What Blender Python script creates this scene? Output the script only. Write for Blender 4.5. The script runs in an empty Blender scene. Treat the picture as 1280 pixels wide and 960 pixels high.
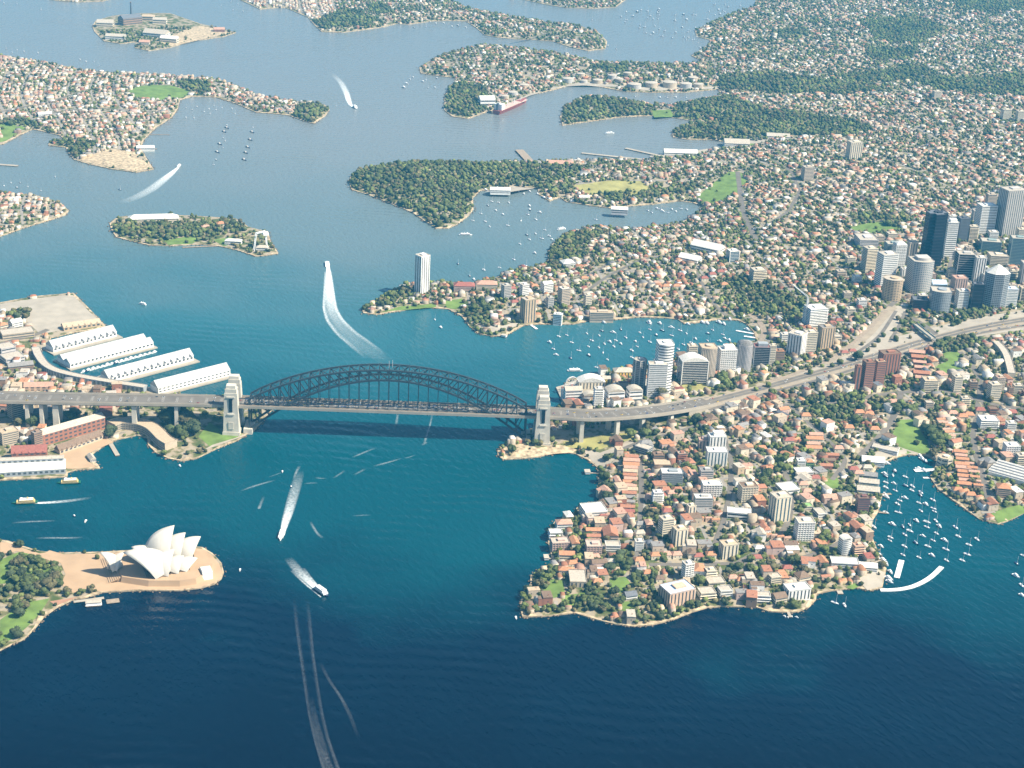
import bpy, math, random, numpy as np
from mathutils.geometry import delaunay_2d_cdt
from mathutils import Vector, Matrix
R = math.radians
random.seed(7); rng = np.random.default_rng(7)
sc = bpy.context.scene
C = sc.collection

# ------------------------------------------------------------------ camera
CAM = (2685.6, -1047.0, 1285.9); YAW = 5.16617; PITCH = 0.39156; ROLL = 0.05039; F = 2081.4
_f = np.array([math.sin(YAW)*math.cos(PITCH), math.cos(YAW)*math.cos(PITCH), -math.sin(PITCH)])
_r0 = np.array([math.cos(YAW), -math.sin(YAW), 0.0]); _u0 = np.cross(_r0, _f)
_r = math.cos(ROLL)*_r0 + math.sin(ROLL)*_u0; _u = -math.sin(ROLL)*_r0 + math.cos(ROLL)*_u0
cd = bpy.data.cameras.new('camera'); co = bpy.data.objects.new('camera', cd); C.objects.link(co)
m = Matrix(((_r[0], _u[0], -_f[0], CAM[0]), (_r[1], _u[1], -_f[1], CAM[1]), (_r[2], _u[2], -_f[2], CAM[2]), (0, 0, 0, 1)))
co.matrix_world = m
cd.sensor_fit = 'HORIZONTAL'; cd.sensor_width = 36; cd.lens = 36*F/1280; cd.clip_start = 1; cd.clip_end = 90000
sc.camera = co
# ------------------------------------------------------------------ sky, sun, exposure
SUN_AZ, SUN_EL = R(42), R(48)
w = bpy.data.worlds.new('World'); sc.world = w; w.use_nodes = True
nt = w.node_tree; bg = nt.nodes['Background']
sky = nt.nodes.new('ShaderNodeTexSky'); sky.sky_type = 'NISHITA'; sky.sun_disc = False
sky.sun_elevation = SUN_EL; sky.sun_rotation = SUN_AZ; sky.air_density = 1.0; sky.dust_density = 1.2; sky.altitude = 0
nt.links.new(sky.outputs[0], bg.inputs[0]); bg.inputs[1].default_value = 0.08
sl = bpy.data.lights.new('sun', 'SUN'); sl.energy = 5.0; sl.angle = R(0.5); sl.color = (1.0, 0.905, 0.735)
so = bpy.data.objects.new('sun', sl); C.objects.link(so)
sd = Vector((math.sin(SUN_AZ)*math.cos(SUN_EL), math.cos(SUN_AZ)*math.cos(SUN_EL), math.sin(SUN_EL)))
so.rotation_euler = sd.to_track_quat('Z', 'Y').to_euler()
so.location = (0, 0, 3000)
sc.view_settings.view_transform = 'Standard'; sc.view_settings.look = 'None'
sc.view_settings.exposure = 1.0; sc.view_settings.gamma = 1.0
HAZE_DENSITY = 4.0e-5
cy = sc.cycles
cy.max_bounces = 5; cy.diffuse_bounces = 2; cy.glossy_bounces = 2; cy.transparent_max_bounces = 8; cy.volume_bounces = 0
cy.use_adaptive_sampling = True; cy.adaptive_threshold = 0.01

# ------------------------------------------------------------------ picture <-> ground
def ray(px, py):
    return _f*F + _r*(px-640.0) - _u*(py-480.0)
def P(px, py, z=0.0):
    v = ray(px, py); t = (z-CAM[2])/v[2]
    return np.array([CAM[0]+v[0]*t, CAM[1]+v[1]*t])
def depth(x, y, z=0.0):
    return float(np.dot(np.array([x-CAM[0], y-CAM[1], z-CAM[2]]), _f))
def proj(x, y, z=0.0):
    d = np.array([x-CAM[0], y-CAM[1], z-CAM[2]]); zc = d@_f
    return 640+F*(d@_r)/zc, 480-F*(d@_u)/zc
def projv(X, Y, Z):
    D = np.stack([X-CAM[0], Y-CAM[1], Z-CAM[2]], 1); zc = D@_f
    return 640+F*(D@_r)/zc, 480-F*(D@_u)/zc, zc

# ------------------------------------------------------------------ materials
MATS = {}
def mat(name, col, rough=0.85, noise=None, spec=0.3, metal=0.0):
    if name in MATS: return MATS[name]
    mt = bpy.data.materials.new(name); mt.use_nodes = True; n = mt.node_tree; b = n.nodes['Principled BSDF']
    b.inputs['Base Color'].default_value = (*col, 1); b.inputs['Roughness'].default_value = rough
    b.inputs['Specular IOR Level'].default_value = spec; b.inputs['Metallic'].default_value = metal
    if noise:
        g = n.nodes.new('ShaderNodeNewGeometry'); t = n.nodes.new('ShaderNodeTexNoise'); t.inputs['Scale'].default_value = noise[0]
        t.inputs['Detail'].default_value = 4; n.links.new(g.outputs['Position'], t.inputs['Vector'])
        r = n.nodes.new('ShaderNodeValToRGB'); a = noise[1]
        r.color_ramp.elements[0].position = .3; r.color_ramp.elements[1].position = .7
        r.color_ramp.elements[0].color = (*[max(0, c*(1-a)) for c in col], 1); r.color_ramp.elements[1].color = (*[min(1, c*(1+a)) for c in col], 1)
        n.links.new(t.outputs['Fac'], r.inputs['Fac']); n.links.new(r.outputs['Color'], b.inputs['Base Color'])
    MATS[name] = mt; return mt
def attr_mat(name, rough=0.85, amt=0.25, scale=0.3):
    mt = bpy.data.materials.new(name); mt.use_nodes = True; n = mt.node_tree; b = n.nodes['Principled BSDF']
    b.inputs['Roughness'].default_value = rough; b.inputs['Specular IOR Level'].default_value = .2
    a = n.nodes.new('ShaderNodeAttribute'); a.attribute_name = 'Col'
    g = n.nodes.new('ShaderNodeNewGeometry'); t = n.nodes.new('ShaderNodeTexNoise'); t.inputs['Scale'].default_value = scale
    n.links.new(g.outputs['Position'], t.inputs['Vector'])
    mr = n.nodes.new('ShaderNodeMapRange'); mr.inputs['From Min'].default_value = .3; mr.inputs['From Max'].default_value = .7
    mr.inputs['To Min'].default_value = 1-amt; mr.inputs['To Max'].default_value = 1+amt
    n.links.new(t.outputs['Fac'], mr.inputs['Value'])
    mx = n.nodes.new('ShaderNodeVectorMath'); mx.operation = 'SCALE'
    n.links.new(a.outputs['Color'], mx.inputs[0]); n.links.new(mr.outputs[0], mx.inputs['Scale']); n.links.new(mx.outputs[0], b.inputs['Base Color'])
    MATS[name] = mt; return mt
WALLC = {'white': (.82, .80, .75), 'cream': (.68, .60, .46), 'grey': (.46, .44, .41), 'beige': (.52, .43, .33), 'pink': (.55, .40, .34),
         'brick': (.33, .15, .10), 'brown': (.30, .20, .14), 'stone': (.48, .40, .30), 'lilac': (.54, .51, .50), 'teal': (.26, .33, .32), 'navy': (.035, .04, .055),
         'dark': (.10, .11, .13), 'tan': (.50, .38, .25), 'peach': (.60, .42, .30), 'maroon': (.20, .10, .09), 'bluegrey': (.30, .33, .35), 'yellow': (.75, .55, .14),
         'red': (.45, .13, .09), 'green': (.15, .30, .12)}
for k, v in WALLC.items(): mat('wall_'+k, v, .8, (.15, .10))
ROOFC = {'orange': (.44, .215, .115), 'terracotta': (.36, .165, .10), 'salmon': (.46, .275, .20), 'red': (.30, .11, .085), 'pale': (.44, .39, .32), 'white': (.62, .60, .55),
         'grey': (.24, .23, .22), 'brown': (.19, .13, .09), 'slate': (.14, .15, .17), 'green': (.24, .42, .16), 'tan': (.46, .36, .25), 'blue': (.45, .55, .68), 'zinc': (.43, .43, .42)}
for k, v in ROOFC.items(): mat('roof_'+k, v, .75, (.35, .18))
mat('glass', (.075, .09, .105), .18, None, .5)
mat('glass_blue', (.06, .12, .16), .15, None, .5)
mat('glass_dark', (.014, .019, .03), .2, None, .3)
mat('steel', (.038, .054, .064), .6, (.1, .15))
mat('granite', (.54, .50, .42), .85, (.08, .12))
mat('asphalt', (.155, .138, .118), .9, (.05, .15))
mat('concrete', (.36, .32, .26), .9, (.04, .12))
mat('paving', (.42, .29, .18), .9, (.03, .10))
mat('paving_red', (.36, .20, .13), .9, (.06, .12))
mat('sandstone', (.42, .33, .215), .9, (.12, .5))
mat('street', (.27, .245, .21), .9, (.05, .2))
mat('rock', (.16, .12, .085), .95, (.3, .4))
mat('sail_tile', (.53, .505, .45), .35, (.2, .04), .5)
mat('grass', (.13, .20, .045), .95, (.04, .3))
mat('dry_grass', (.30, .28, .10), .95, (.04, .25))
mat('timber', (.30, .24, .18), .9, (.2, .2))
mat('yellow_paint', (.75, .50, .06), .6)
mat('hull_white', (.80, .80, .78), .3, None, .5)
mat('hull_navy', (.02, .04, .10), .3, None, .5)
mat('hull_red', (.30, .085, .075), .5)
mat('sailcover', (.06, .12, .28), .8)
mat('alu', (.62, .63, .64), .4)
mat('ferry_green', (.02, .12, .07), .5); mat('ferry_yellow', (.68, .50, .20), .6)
mat('pool', (.08, .50, .58), .1)
mat('bark', (.09, .06, .04), .95)
mat('freeway', (.32, .265, .195), .9, (.05, .12))
mat('steel_light', (.30, .31, .31), .6)
mat('lane_paint', (.75, .73, .68), .7)

# ------------------------------------------------------------------ mesh helper
class MB:
    def __init__(s): s.v = []; s.f = []; s.mi = []; s.cur = 0
    def add(s, vs, fs):
        o = len(s.v); s.v += [tuple(map(float, p)) for p in vs]; s.f += [tuple(i+o for i in f) for f in fs]; s.mi += [s.cur]*len(fs); return s
    def box(s, cx, cy_, z0, w_, d, h, rot=0.0, taper=1.0):
        c, n = math.cos(rot), math.sin(rot); vs = []
        for k, z in ((1, z0), (taper, z0+h)):
            for a, b in ((-1, -1), (1, -1), (1, 1), (-1, 1)):
                x, y = a*w_/2*k, b*d/2*k; vs.append((cx+x*c-y*n, cy_+x*n+y*c, z))
        return s.add(vs, [(0, 3, 2, 1), (4, 5, 6, 7), (0, 1, 5, 4), (1, 2, 6, 5), (2, 3, 7, 6), (3, 0, 4, 7)])
    def prism(s, pts, z0, z1, cap=True, bottom=False, scale=1.0):
        n = len(pts); cx = sum(p[0] for p in pts)/n; cy_ = sum(p[1] for p in pts)/n
        vs = [(p[0], p[1], z0) for p in pts]+[(cx+(p[0]-cx)*scale, cy_+(p[1]-cy_)*scale, z1) for p in pts]
        fs = [(i, (i+1) % n, n+(i+1) % n, n+i) for i in range(n)]
        if cap: fs.append(tuple(range(n, 2*n)))
        if bottom: fs.append(tuple(reversed(range(n))))
        return s.add(vs, fs)
    def bar(s, a, b, wd, hd=None):
        a = Vector(a); b = Vector(b); d = (b-a); L = d.length
        if L < 1e-6: return s
        d /= L; up = Vector((0, 0, 1)) if abs(d.z) < .95 else Vector((1, 0, 0))
        x = d.cross(up).normalized(); y = x.cross(d); hd = hd or wd; vs = []
        for p in (a, b):
            for i, j in ((-1, -1), (1, -1), (1, 1), (-1, 1)): vs.append(p+x*(i*wd/2)+y*(j*hd/2))
        return s.add(vs, [(0, 3, 2, 1), (4, 5, 6, 7), (0, 1, 5, 4), (1, 2, 6, 5), (2, 3, 7, 6), (3, 0, 4, 7)])
    def cyl(s, cx, cy_, z0, r, h, n=16, r2=None):
        r2 = r if r2 is None else r2
        vs = [(cx+r*math.cos(2*math.pi*i/n), cy_+r*math.sin(2*math.pi*i/n), z0) for i in range(n)]
        vs += [(cx+r2*math.cos(2*math.pi*i/n), cy_+r2*math.sin(2*math.pi*i/n), z0+h) for i in range(n)]
        return s.add(vs, [(i, (i+1) % n, n+(i+1) % n, n+i) for i in range(n)]+[tuple(range(n, 2*n)), tuple(reversed(range(n)))])
    def mesh(s, name, mats):
        me = bpy.data.meshes.new(name); me.from_pydata(s.v, [], s.f)
        for q in (mats if isinstance(mats, (list, tuple)) else [mats]): me.materials.append(MATS[q] if isinstance(q, str) else q)
        if len(me.materials) > 1: me.polygons.foreach_set('material_index', s.mi)
        me.update(); return me
    def obj(s, name, mats, parent=None, loc=None, rz=0.0):
        o = bpy.data.objects.new(name, s.mesh(name, mats)); C.objects.link(o)
        if parent is not None: o.parent = parent
        if loc is not None: o.location = loc
        if rz: o.rotation_euler[2] = rz
        return o
def tag(o, label=None, cat=None, group=None, kind=None):
    if label: o['label'] = label
    if cat: o['category'] = cat
    if group: o['group'] = group
    if kind: o['kind'] = kind
    return o
def thing(name, label, cat, loc=(0, 0, 0), rz=0.0, group=None):
    o = bpy.data.objects.new(name, None); C.objects.link(o); o.location = loc; o.rotation_euler[2] = rz
    return tag(o, label, cat, group)
def inst(name, me, parent, loc=(0, 0, 0), rz=0.0, scale=None):
    o = bpy.data.objects.new(name, me); C.objects.link(o); o.parent = parent; o.location = loc
    if rz: o.rotation_euler[2] = rz
    if scale: o.scale = scale
    return o
def tri_mesh(name, V, T, col=None, mats=()):
    me = bpy.data.meshes.new(name); V = np.asarray(V, np.float32); T = np.asarray(T, np.int32)
    me.vertices.add(len(V)); me.vertices.foreach_set('co', V.ravel())
    me.loops.add(T.size); me.loops.foreach_set('vertex_index', T.ravel())
    me.polygons.add(len(T)); me.polygons.foreach_set('loop_start', np.arange(0, T.size, 3, dtype=np.int32))
    me.update(calc_edges=True)
    if col is not None:
        a = me.color_attributes.new('Col', 'FLOAT_COLOR', 'CORNER')
        c = np.ones((T.size, 4), np.float32); c[:, :3] = np.repeat(col, 3, axis=0); a.data.foreach_set('color', c.ravel())
    for q in mats: me.materials.append(MATS[q] if isinstance(q, str) else q)
    me.validate(); return me

# ------------------------------------------------------------------ shorelines traced on the water surface: (rise, shore points)
def pts(s): return [tuple(float(a) for a in q.split(',')) for q in s.split()]
LAND = {
 'north_shore': (20, pts('''940,-40 945,0 942,8 917,16 892,27 868,38 871,46 890,51 880,60 864,70 875,75 870,80 828,80 785,79 762,79 740,77 715,70 690,66 660,62 640,60 620,58
  602,57 582,60 560,66 540,75 524,85 526,92 545,95 562,97 571,99 561,110 556,122 555,138 565,146 585,149 607,141 618,138 641,130 660,120 687,114 706,109 727,106 755,110 780,115 815,116 855,116 897,112 901,117 892,122 862,127 835,131
  812,131 790,126 757,121 727,121 706,134 700,146 703,157 718,155 740,152 775,147 815,145 838,147 868,152 851,158 840,164 841,172 860,175 885,175 905,178 915,184 890,188 852,196 815,198 800,201 765,200 722,200 702,201 665,203 640,202 595,204 552,202
  495,206 460,210 442,217 435,227 440,238 460,244 495,258 515,266 532,278 545,286 560,286 571,281 585,271 592,262 591,248 600,239 625,236 645,234 672,236 674,244 687,252 700,247 708,253 740,258 765,261 790,258 815,256 847,252 866,254 878,259 872,265 865,272 854,277 835,281 815,283 800,286 780,287 765,286
  740,283 725,287 708,291 691,305 685,316 685,327 672,333 652,337 640,339 615,350 590,354 565,355 537,353 505,356 485,366 465,378 452,386 454,392 470,394 495,390 530,385 560,387 577,396 586,408 598,418 615,421 632,420
  655,407 677,406 715,406 740,401 770,400 800,397 830,398 847,400 855,405 872,404 897,400 922,401 934,406 942,416 946,426 925,430 900,434 870,441 840,449 825,456 790,461 760,465 735,470 712,475 701,486 702,505
  690,515 672,528 655,548 640,551 628,556 622,563 622,570 628,575 652,574 672,572 700,566 718,568 735,576 746,585 748,605 749,628 735,630 722,634 715,645 695,651 685,664 685,680 688,692 691,705 675,712 663,720 663,731 652,742 650,762 653,772 685,771 717,767 740,774 767,781 790,784 815,782
  840,776 865,766 882,761 900,759 927,759 945,760 960,765 975,766 997,766 1012,759 1020,750 1021,743 1040,739 1070,736 1088,739 1103,735 1106,720 1108,712 1100,700 1096,687 1090,672 1088,655 1098,640 1102,622 1095,606 1092,592 1098,582 1110,577 1122,572 1135,569 1157,570 1170,577 1168,588 1162,597 1172,612 1192,627 1210,640 1224,650 1247,656 1260,652
  1282,641 1330,615 1420,630 1560,600 1750,520 1900,200 2100,-100 1900,-235 1500,-240 1150,-240 1000,-150''')),
 'upper_peninsula': (14, pts('''325,12 345,10 357,10 385,22 392,31 402,40 427,41 460,37 480,34 495,30 510,31 537,27 557,26 582,27 595,35 605,44 620,47 640,49 665,50 690,52 715,60 735,64 757,61 759,52 747,40 722,32 690,29 655,23 640,21 620,17 590,11 570,4 560,-2 552,-30 480,-60 330,-60 280,-30 300,0''')),
 'far_left_shore': (10, pts('''55,-4 68,1 95,3 128,2 145,-3 160,-30 60,-40''')),
 'far_shore': (10, pts('''635,-3 655,0 677,5 707,10 740,11 770,9 783,-1 800,-25 640,-30''')),
 'west_peninsula': (14, pts('''-60,66 0,70 25,73 70,81 100,87 140,92 175,92 220,95 270,99 295,107 320,119 357,125 385,129 405,131 412,137 407,145 392,155 380,152 362,145 347,143 320,141 295,130 270,122 240,121 225,125 222,137 215,147 195,160 180,175 176,186 184,200 192,212 170,216 140,212 112,206 92,200 86,192 82,185 60,182 62,178 80,175 75,170 55,165 40,162 20,172 5,180 -20,184 -200,190 -220,60''')),
 'small_headland': (9, pts('''-80,238 0,242 25,243 42,244 60,249 77,255 86,264 82,269 65,275 37,283 12,292 0,296 -80,312 -200,310 -200,238''')),
 'tree_island': (7, pts('''137,280 147,272 157,271 192,270 225,270 250,271 295,274 310,284 320,287 335,290 338,302 348,317 332,320 319,321 295,313 272,308 250,306 212,308 185,307 160,301 145,297 139,288''')),
 'dockyard_island': (8, pts('''115,33 120,26 142,20 175,17 212,17 250,30 275,36 295,41 280,46 240,52 212,60 185,64 168,60 170,53 150,55 130,52 125,47 118,40''')),
 'city_shore': (7, pts('''-60,385 0,379 45,371 92,367 110,385 132,408 120,412 90,417 64,423 62,431 52,438 48,448 55,463 75,471 100,474 140,478 170,483 195,488 230,494 268,498 300,500 330,510 341,512 331,524 319,538 310,543 295,552 270,562 245,574 225,577 210,574 195,567 185,557 184,548 170,545 147,550 135,555 120,565 111,572 123,582 125,586 95,588 85,591 84,597 0,601 -100,606 -300,605 -340,380''')),
 'opera_point': (3, pts('''-60,668 0,676 10,677 30,684 50,690 70,692 125,691 160,689 200,686 235,684 253,685 266,693 276,704 280,716 277,724 268,731 250,736 225,739 175,739 130,741 107,748 90,751 70,761 55,772 45,785 30,800 15,806 0,814 -60,830 -300,860 -320,660''')),
}
LANDW = {k: np.array([P(*q) for q in v[1]]) for k, v in LAND.items()}
_sa = []; _sb = []; _sA = []
for k, wpt in LANDW.items():
    for i in range(len(wpt)):
        q0, q1 = LAND[k][1][i], LAND[k][1][(i+1) % len(wpt)]
        if max(q0[0], q1[0]) < -30 or min(q0[0], q1[0]) > 1320 or max(q0[1], q1[1]) < -20: continue
        _sa.append(wpt[i]); _sb.append(wpt[(i+1) % len(wpt)]); _sA.append(LAND[k][0])
_sa = np.array(_sa); _sb = np.array(_sb); _sA = np.array(_sA, float); _sd = _sb-_sa; _sl = (_sd**2).sum(1)+1e-9
def coast(xy):
    xy = np.atleast_2d(np.asarray(xy, float)); D = np.empty(len(xy)); A = np.empty(len(xy))
    for i in range(0, len(xy), 3000):
        q = xy[i:i+3000, None, :]; t = np.clip(((q-_sa)*_sd).sum(2)/_sl, 0, 1)
        d = np.sqrt(((q-(_sa+t[..., None]*_sd))**2).sum(2)); j = d.argmin(1)
        D[i:i+3000] = d[np.arange(len(j)), j]; A[i:i+3000] = _sA[j]
    return D, A
def Hv(xy):
    d, A = coast(xy); xy = np.atleast_2d(xy)
    n = np.sin(xy[:, 0]*.011+1)*np.sin(xy[:, 1]*.013)+.5*np.sin(xy[:, 0]*.023+xy[:, 1]*.019)
    k = 1-np.exp(-d/130.0)
    return 1.8+A*k+n*A*.10*k
def H(x, y): return float(Hv([[x, y]])[0])
def Gv(q):
    q = np.asarray(q, float).reshape(-1, 2); z = np.zeros(len(q))
    for _ in range(5):
        xy = np.array([P(a, b, c) for (a, b), c in zip(q, z)]); z = .4*z+.6*Hv(xy)
    return np.column_stack([np.array([P(a, b, c) for (a, b), c in zip(q, z)]), z])
def G(px, py): return Gv([[px, py]])[0]
def pip(xy, poly):
    x, y = xy[:, 0], xy[:, 1]; ins = np.zeros(len(xy), bool); n = len(poly); j = n-1
    for i in range(n):
        xi, yi = poly[i]; xj, yj = poly[j]
        if yi != yj: ins ^= ((yi > y) != (yj > y)) & (x < (xj-xi)*(y-yi)/(yj-yi)+xi)
        j = i
    return ins
def pipx(q, poly): return pip(np.asarray(q, float), poly)

# ------------------------------------------------------------------ land surfaces
def land_material():
    mt = bpy.data.materials.new('ground_mix'); mt.use_nodes = True; n = mt.node_tree; b = n.nodes['Principled BSDF']
    b.inputs['Roughness'].default_value = .95; b.inputs['Specular IOR Level'].default_value = .1
    g = n.nodes.new('ShaderNodeNewGeometry')
    def noise(s, d=4):
        t = n.nodes.new('ShaderNodeTexNoise'); t.inputs['Scale'].default_value = s; t.inputs['Detail'].default_value = d
        n.links.new(g.outputs['Position'], t.inputs['Vector']); return t.outputs['Fac']
    r = n.nodes.new('ShaderNodeValToRGB'); e = r.color_ramp.elements
    e[0].position = .36; e[0].color = (.07, .095, .03, 1); e[1].position = .48; e[1].color = (.16, .15, .075, 1)
    for p_, c in ((.52, (.30, .25, .17, 1)), (.62, (.34, .29, .22, 1)), (.7, (.20, .18, .15, 1))):
        q = e.new(p_); q.color = c
    n.links.new(noise(.045, 5), r.inputs['Fac']); n.links.new(r.outputs['Color'], b.inputs['Base Color'])
    MATS['ground_mix'] = mt
land_material()
mat('bush_floor', (.07, .085, .035), .95, (.05, .3))
def grid_px(poly_px, sx, sy):
    a = np.array(poly_px); x0, y0 = a.min(0); x1, y1 = a.max(0)
    x0 = max(x0, -60); x1 = min(x1, 1340); y0 = max(y0, -30); y1 = min(y1, 990)
    X, Y = np.meshgrid(np.arange(x0+sx/2, x1, sx), np.arange(y0+sy/2, y1, sy)); q = np.column_stack([X.ravel(), Y.ravel()])
    return q[pip(q, a)]
def densify(w_, step):
    out = []
    for i in range(len(w_)):
        a, b = w_[i], w_[(i+1) % len(w_)]; n = max(1, min(40, int(np.hypot(*(b-a))/step)))
        for k in range(n): out.append(a+(b-a)*k/n)
    return np.array(out)
def cdt(bound, inner):
    vs = [Vector((float(a), float(b))) for a, b in bound]+[Vector((float(a), float(b))) for a, b in inner]
    nb = len(bound)
    r = delaunay_2d_cdt(vs, [], [list(range(nb))], 1, 1e-3)
    V = np.array([tuple(v) for v in r[0]]); return V, [tuple(f) for f in r[2]]
def sheet(name, bound_w, inner_w, off, material, kind='structure', skirt=False):
    V, Fc = cdt(bound_w, inner_w); z = Hv(V)+off
    mb = MB(); mb.add(np.column_stack([V, z]), Fc)
    if skirt:
        n = len(bound_w); zb = Hv(bound_w)+off
        vs = [(p[0], p[1], zz) for p, zz in zip(bound_w, zb)]+[(p[0], p[1], -3) for p in bound_w]
        mb.cur = 1; mb.add(vs, [(i, (i+1) % n, n+(i+1) % n, n+i) for i in range(n)])
    o = mb.obj(name, material if isinstance(material, list) else [material]); tag(o, kind=kind); return o
for k in LAND:
    bw = densify(LANDW[k], 25); iw = np.array([P(*q) for q in grid_px(LAND[k][1], 9, 4)])
    d, _ = coast(iw) if len(iw) else (np.array([]), 0)
    iw = iw[d > 3] if len(iw) else iw
    sheet('ground', bw, iw, 0, ['ground_mix', 'sandstone'], skirt=True)
# pale sandstone foreshore following every shore
for k in LAND:
    w_ = densify(LANDW[k], 12); n = len(w_); ar = .5*np.sum(w_[:, 0]*np.roll(w_[:, 1], -1)-np.roll(w_[:, 0], -1)*w_[:, 1])
    t = np.roll(w_, -1, 0)-np.roll(w_, 1, 0); t /= np.linalg.norm(t, axis=1)[:, None]+1e-9
    nr = np.column_stack([-t[:, 1], t[:, 0]])*(1 if ar > 0 else -1)
    wid = (3.0+2.4*np.sin(np.arange(n)*.9)+1.8*np.sin(np.arange(n)*.37)+rng.uniform(-2, 2.5, n))[:, None]
    q = w_+nr*np.clip(wid, .8, 9); zq = Hv(q)+.25
    vs = [(a[0], a[1], 2.05) for a in w_]+[(a[0], a[1], z) for a, z in zip(q, zq)]
    mb = MB(); mb.add(vs, [(i, (i+1) % n, n+(i+1) % n, n+i) if ar > 0 else (n+i, n+(i+1) % n, (i+1) % n, i) for i in range(n)])
    tag(mb.obj('shore', ['sandstone']), kind='structure')

def zone_sheet(name, poly, material, off=.3, kind='structure'):
    g = Gv(poly)[:, :2]; bw = densify(g, 12); a = np.array(poly)
    q = grid_px(poly, 8, 4); iw = Gv(q)[:, :2] if len(q) else np.zeros((0, 2))
    return sheet(name, bw, iw, off, material, kind)
def ribbon(name, path, wid, material, off=.45, zs=None, kind='structure', step=14):
    g = Gv(path) if zs is None else np.array([[*P(a, b, z), z] for (a, b), z in zip(path, zs)])
    out = [g[0]]
    for a, b in zip(g[:-1], g[1:]):
        n = max(1, int(np.hypot(*(b-a)[:2])/step))
        for k in range(1, n+1): out.append(a+(b-a)*k/n)
    return ribbon_w(name, np.array(out), wid, material, off, zs is None, kind)
def smooth(g, it=4):
    for _ in range(it): g[1:-1] = .25*g[:-2]+.5*g[1:-1]+.25*g[2:]
    return g
def ribbon_w(name, g, wid, material, off, drape, kind='structure'):
    g = smooth(g.copy()); t = np.gradient(g[:, :2], axis=0); t /= np.linalg.norm(t, axis=1)[:, None]+1e-9; nr = np.column_stack([-t[:, 1], t[:, 0]])
    cols = []
    K = 4 if wid > 14 else 1
    for k in range(K+1):
        xy = g[:, :2]+nr*(wid*(.5-k/K)); z = Hv(xy) if drape else g[:, 2]; cols.append(np.column_stack([xy, z+off]))
    n = len(g); vs = np.concatenate(cols); fs = [(k*n+i, (k+1)*n+i, (k+1)*n+i+1, k*n+i+1) for k in range(K) for i in range(n-1)]
    o = MB().add(vs, fs).obj(name, [material]); tag(o, kind=kind); return o

# ------------------------------------------------------------------ water
def water_material():
    mt = bpy.data.materials.new('harbour_water'); mt.use_nodes = True; n = mt.node_tree; b = n.nodes['Principled BSDF']
    g = n.nodes.new('ShaderNodeNewGeometry')
    def noise(s, d=3, sc3=(1, 1, 1)):
        mp = n.nodes.new('ShaderNodeMapping'); mp.inputs['Scale'].default_value = sc3; mp.inputs['Rotation'].default_value = (0, 0, R(-20)); n.links.new(g.outputs['Position'], mp.inputs['Vector'])
        t = n.nodes.new('ShaderNodeTexNoise'); t.inputs['Scale'].default_value = s; t.inputs['Detail'].default_value = d
        n.links.new(mp.outputs[0], t.inputs['Vector']); return t.outputs['Fac']
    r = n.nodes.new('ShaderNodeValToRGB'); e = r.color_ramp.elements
    # navy-to-pale ramp: some water tint, plus painted-in vignetting, haze and sky reflection
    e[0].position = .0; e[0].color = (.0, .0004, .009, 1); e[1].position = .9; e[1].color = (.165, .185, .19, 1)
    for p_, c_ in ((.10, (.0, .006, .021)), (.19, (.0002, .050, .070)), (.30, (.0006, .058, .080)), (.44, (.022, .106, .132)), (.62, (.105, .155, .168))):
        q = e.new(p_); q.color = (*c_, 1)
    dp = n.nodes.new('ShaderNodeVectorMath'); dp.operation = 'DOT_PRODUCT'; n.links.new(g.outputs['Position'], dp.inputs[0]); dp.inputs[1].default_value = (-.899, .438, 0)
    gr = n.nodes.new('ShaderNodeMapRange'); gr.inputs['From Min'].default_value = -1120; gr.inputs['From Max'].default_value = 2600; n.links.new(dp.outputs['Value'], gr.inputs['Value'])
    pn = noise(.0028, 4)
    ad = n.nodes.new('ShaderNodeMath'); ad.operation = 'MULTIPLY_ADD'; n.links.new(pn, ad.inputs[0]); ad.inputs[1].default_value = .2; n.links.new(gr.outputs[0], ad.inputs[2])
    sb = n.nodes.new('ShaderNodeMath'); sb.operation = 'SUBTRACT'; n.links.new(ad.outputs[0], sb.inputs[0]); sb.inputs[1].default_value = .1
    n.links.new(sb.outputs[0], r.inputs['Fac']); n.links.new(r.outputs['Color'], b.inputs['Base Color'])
    b.inputs['IOR'].default_value = 1.33; b.inputs['Roughness'].default_value = .12; b.inputs['Specular IOR Level'].default_value = .25
    def M(op, a, c):
        x = n.nodes.new('ShaderNodeMath'); x.operation = op
        for i, v in enumerate((a, c)):
            if isinstance(v, (int, float)): x.inputs[i].default_value = v
            else: n.links.new(v, x.inputs[i])
        return x.outputs[0]
    wv = n.nodes.new('ShaderNodeTexWave'); wv.inputs['Scale'].default_value = .0105; wv.inputs['Distortion'].default_value = 9; wv.inputs['Detail'].default_value = 2; wv.inputs['Detail Scale'].default_value = .35
    mp = n.nodes.new('ShaderNodeMapping'); mp.inputs['Rotation'].default_value = (0, 0, R(28)); n.links.new(g.outputs['Position'], mp.inputs['Vector']); n.links.new(mp.outputs[0], wv.inputs['Vector'])
    mask = n.nodes.new('ShaderNodeMapRange'); n.links.new(noise(.004, 2), mask.inputs['Value']); mask.inputs['From Min'].default_value = .46; mask.inputs['From Max'].default_value = .66
    h = M('ADD', M('MULTIPLY', noise(.045, 3, (1, 2.2, 1)), 2.2), M('ADD', M('MULTIPLY', noise(.16, 3, (1, 1.8, 1)), .7), M('MULTIPLY', M('MULTIPLY', wv.outputs['Fac'], mask.outputs[0]), .9)))
    bp = n.nodes.new('ShaderNodeBump'); bp.inputs['Strength'].default_value = .85; bp.inputs['Distance'].default_value = 1.0
    n.links.new(h, bp.inputs['Height']); n.links.new(bp.outputs[0], b.inputs['Normal'])
    MATS['harbour_water'] = mt
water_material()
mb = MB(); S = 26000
mb.add([(-S, -S, 0), (S, -S, 0), (S, S, 0), (-S, S, 0)], [(0, 1, 2, 3)])
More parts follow.
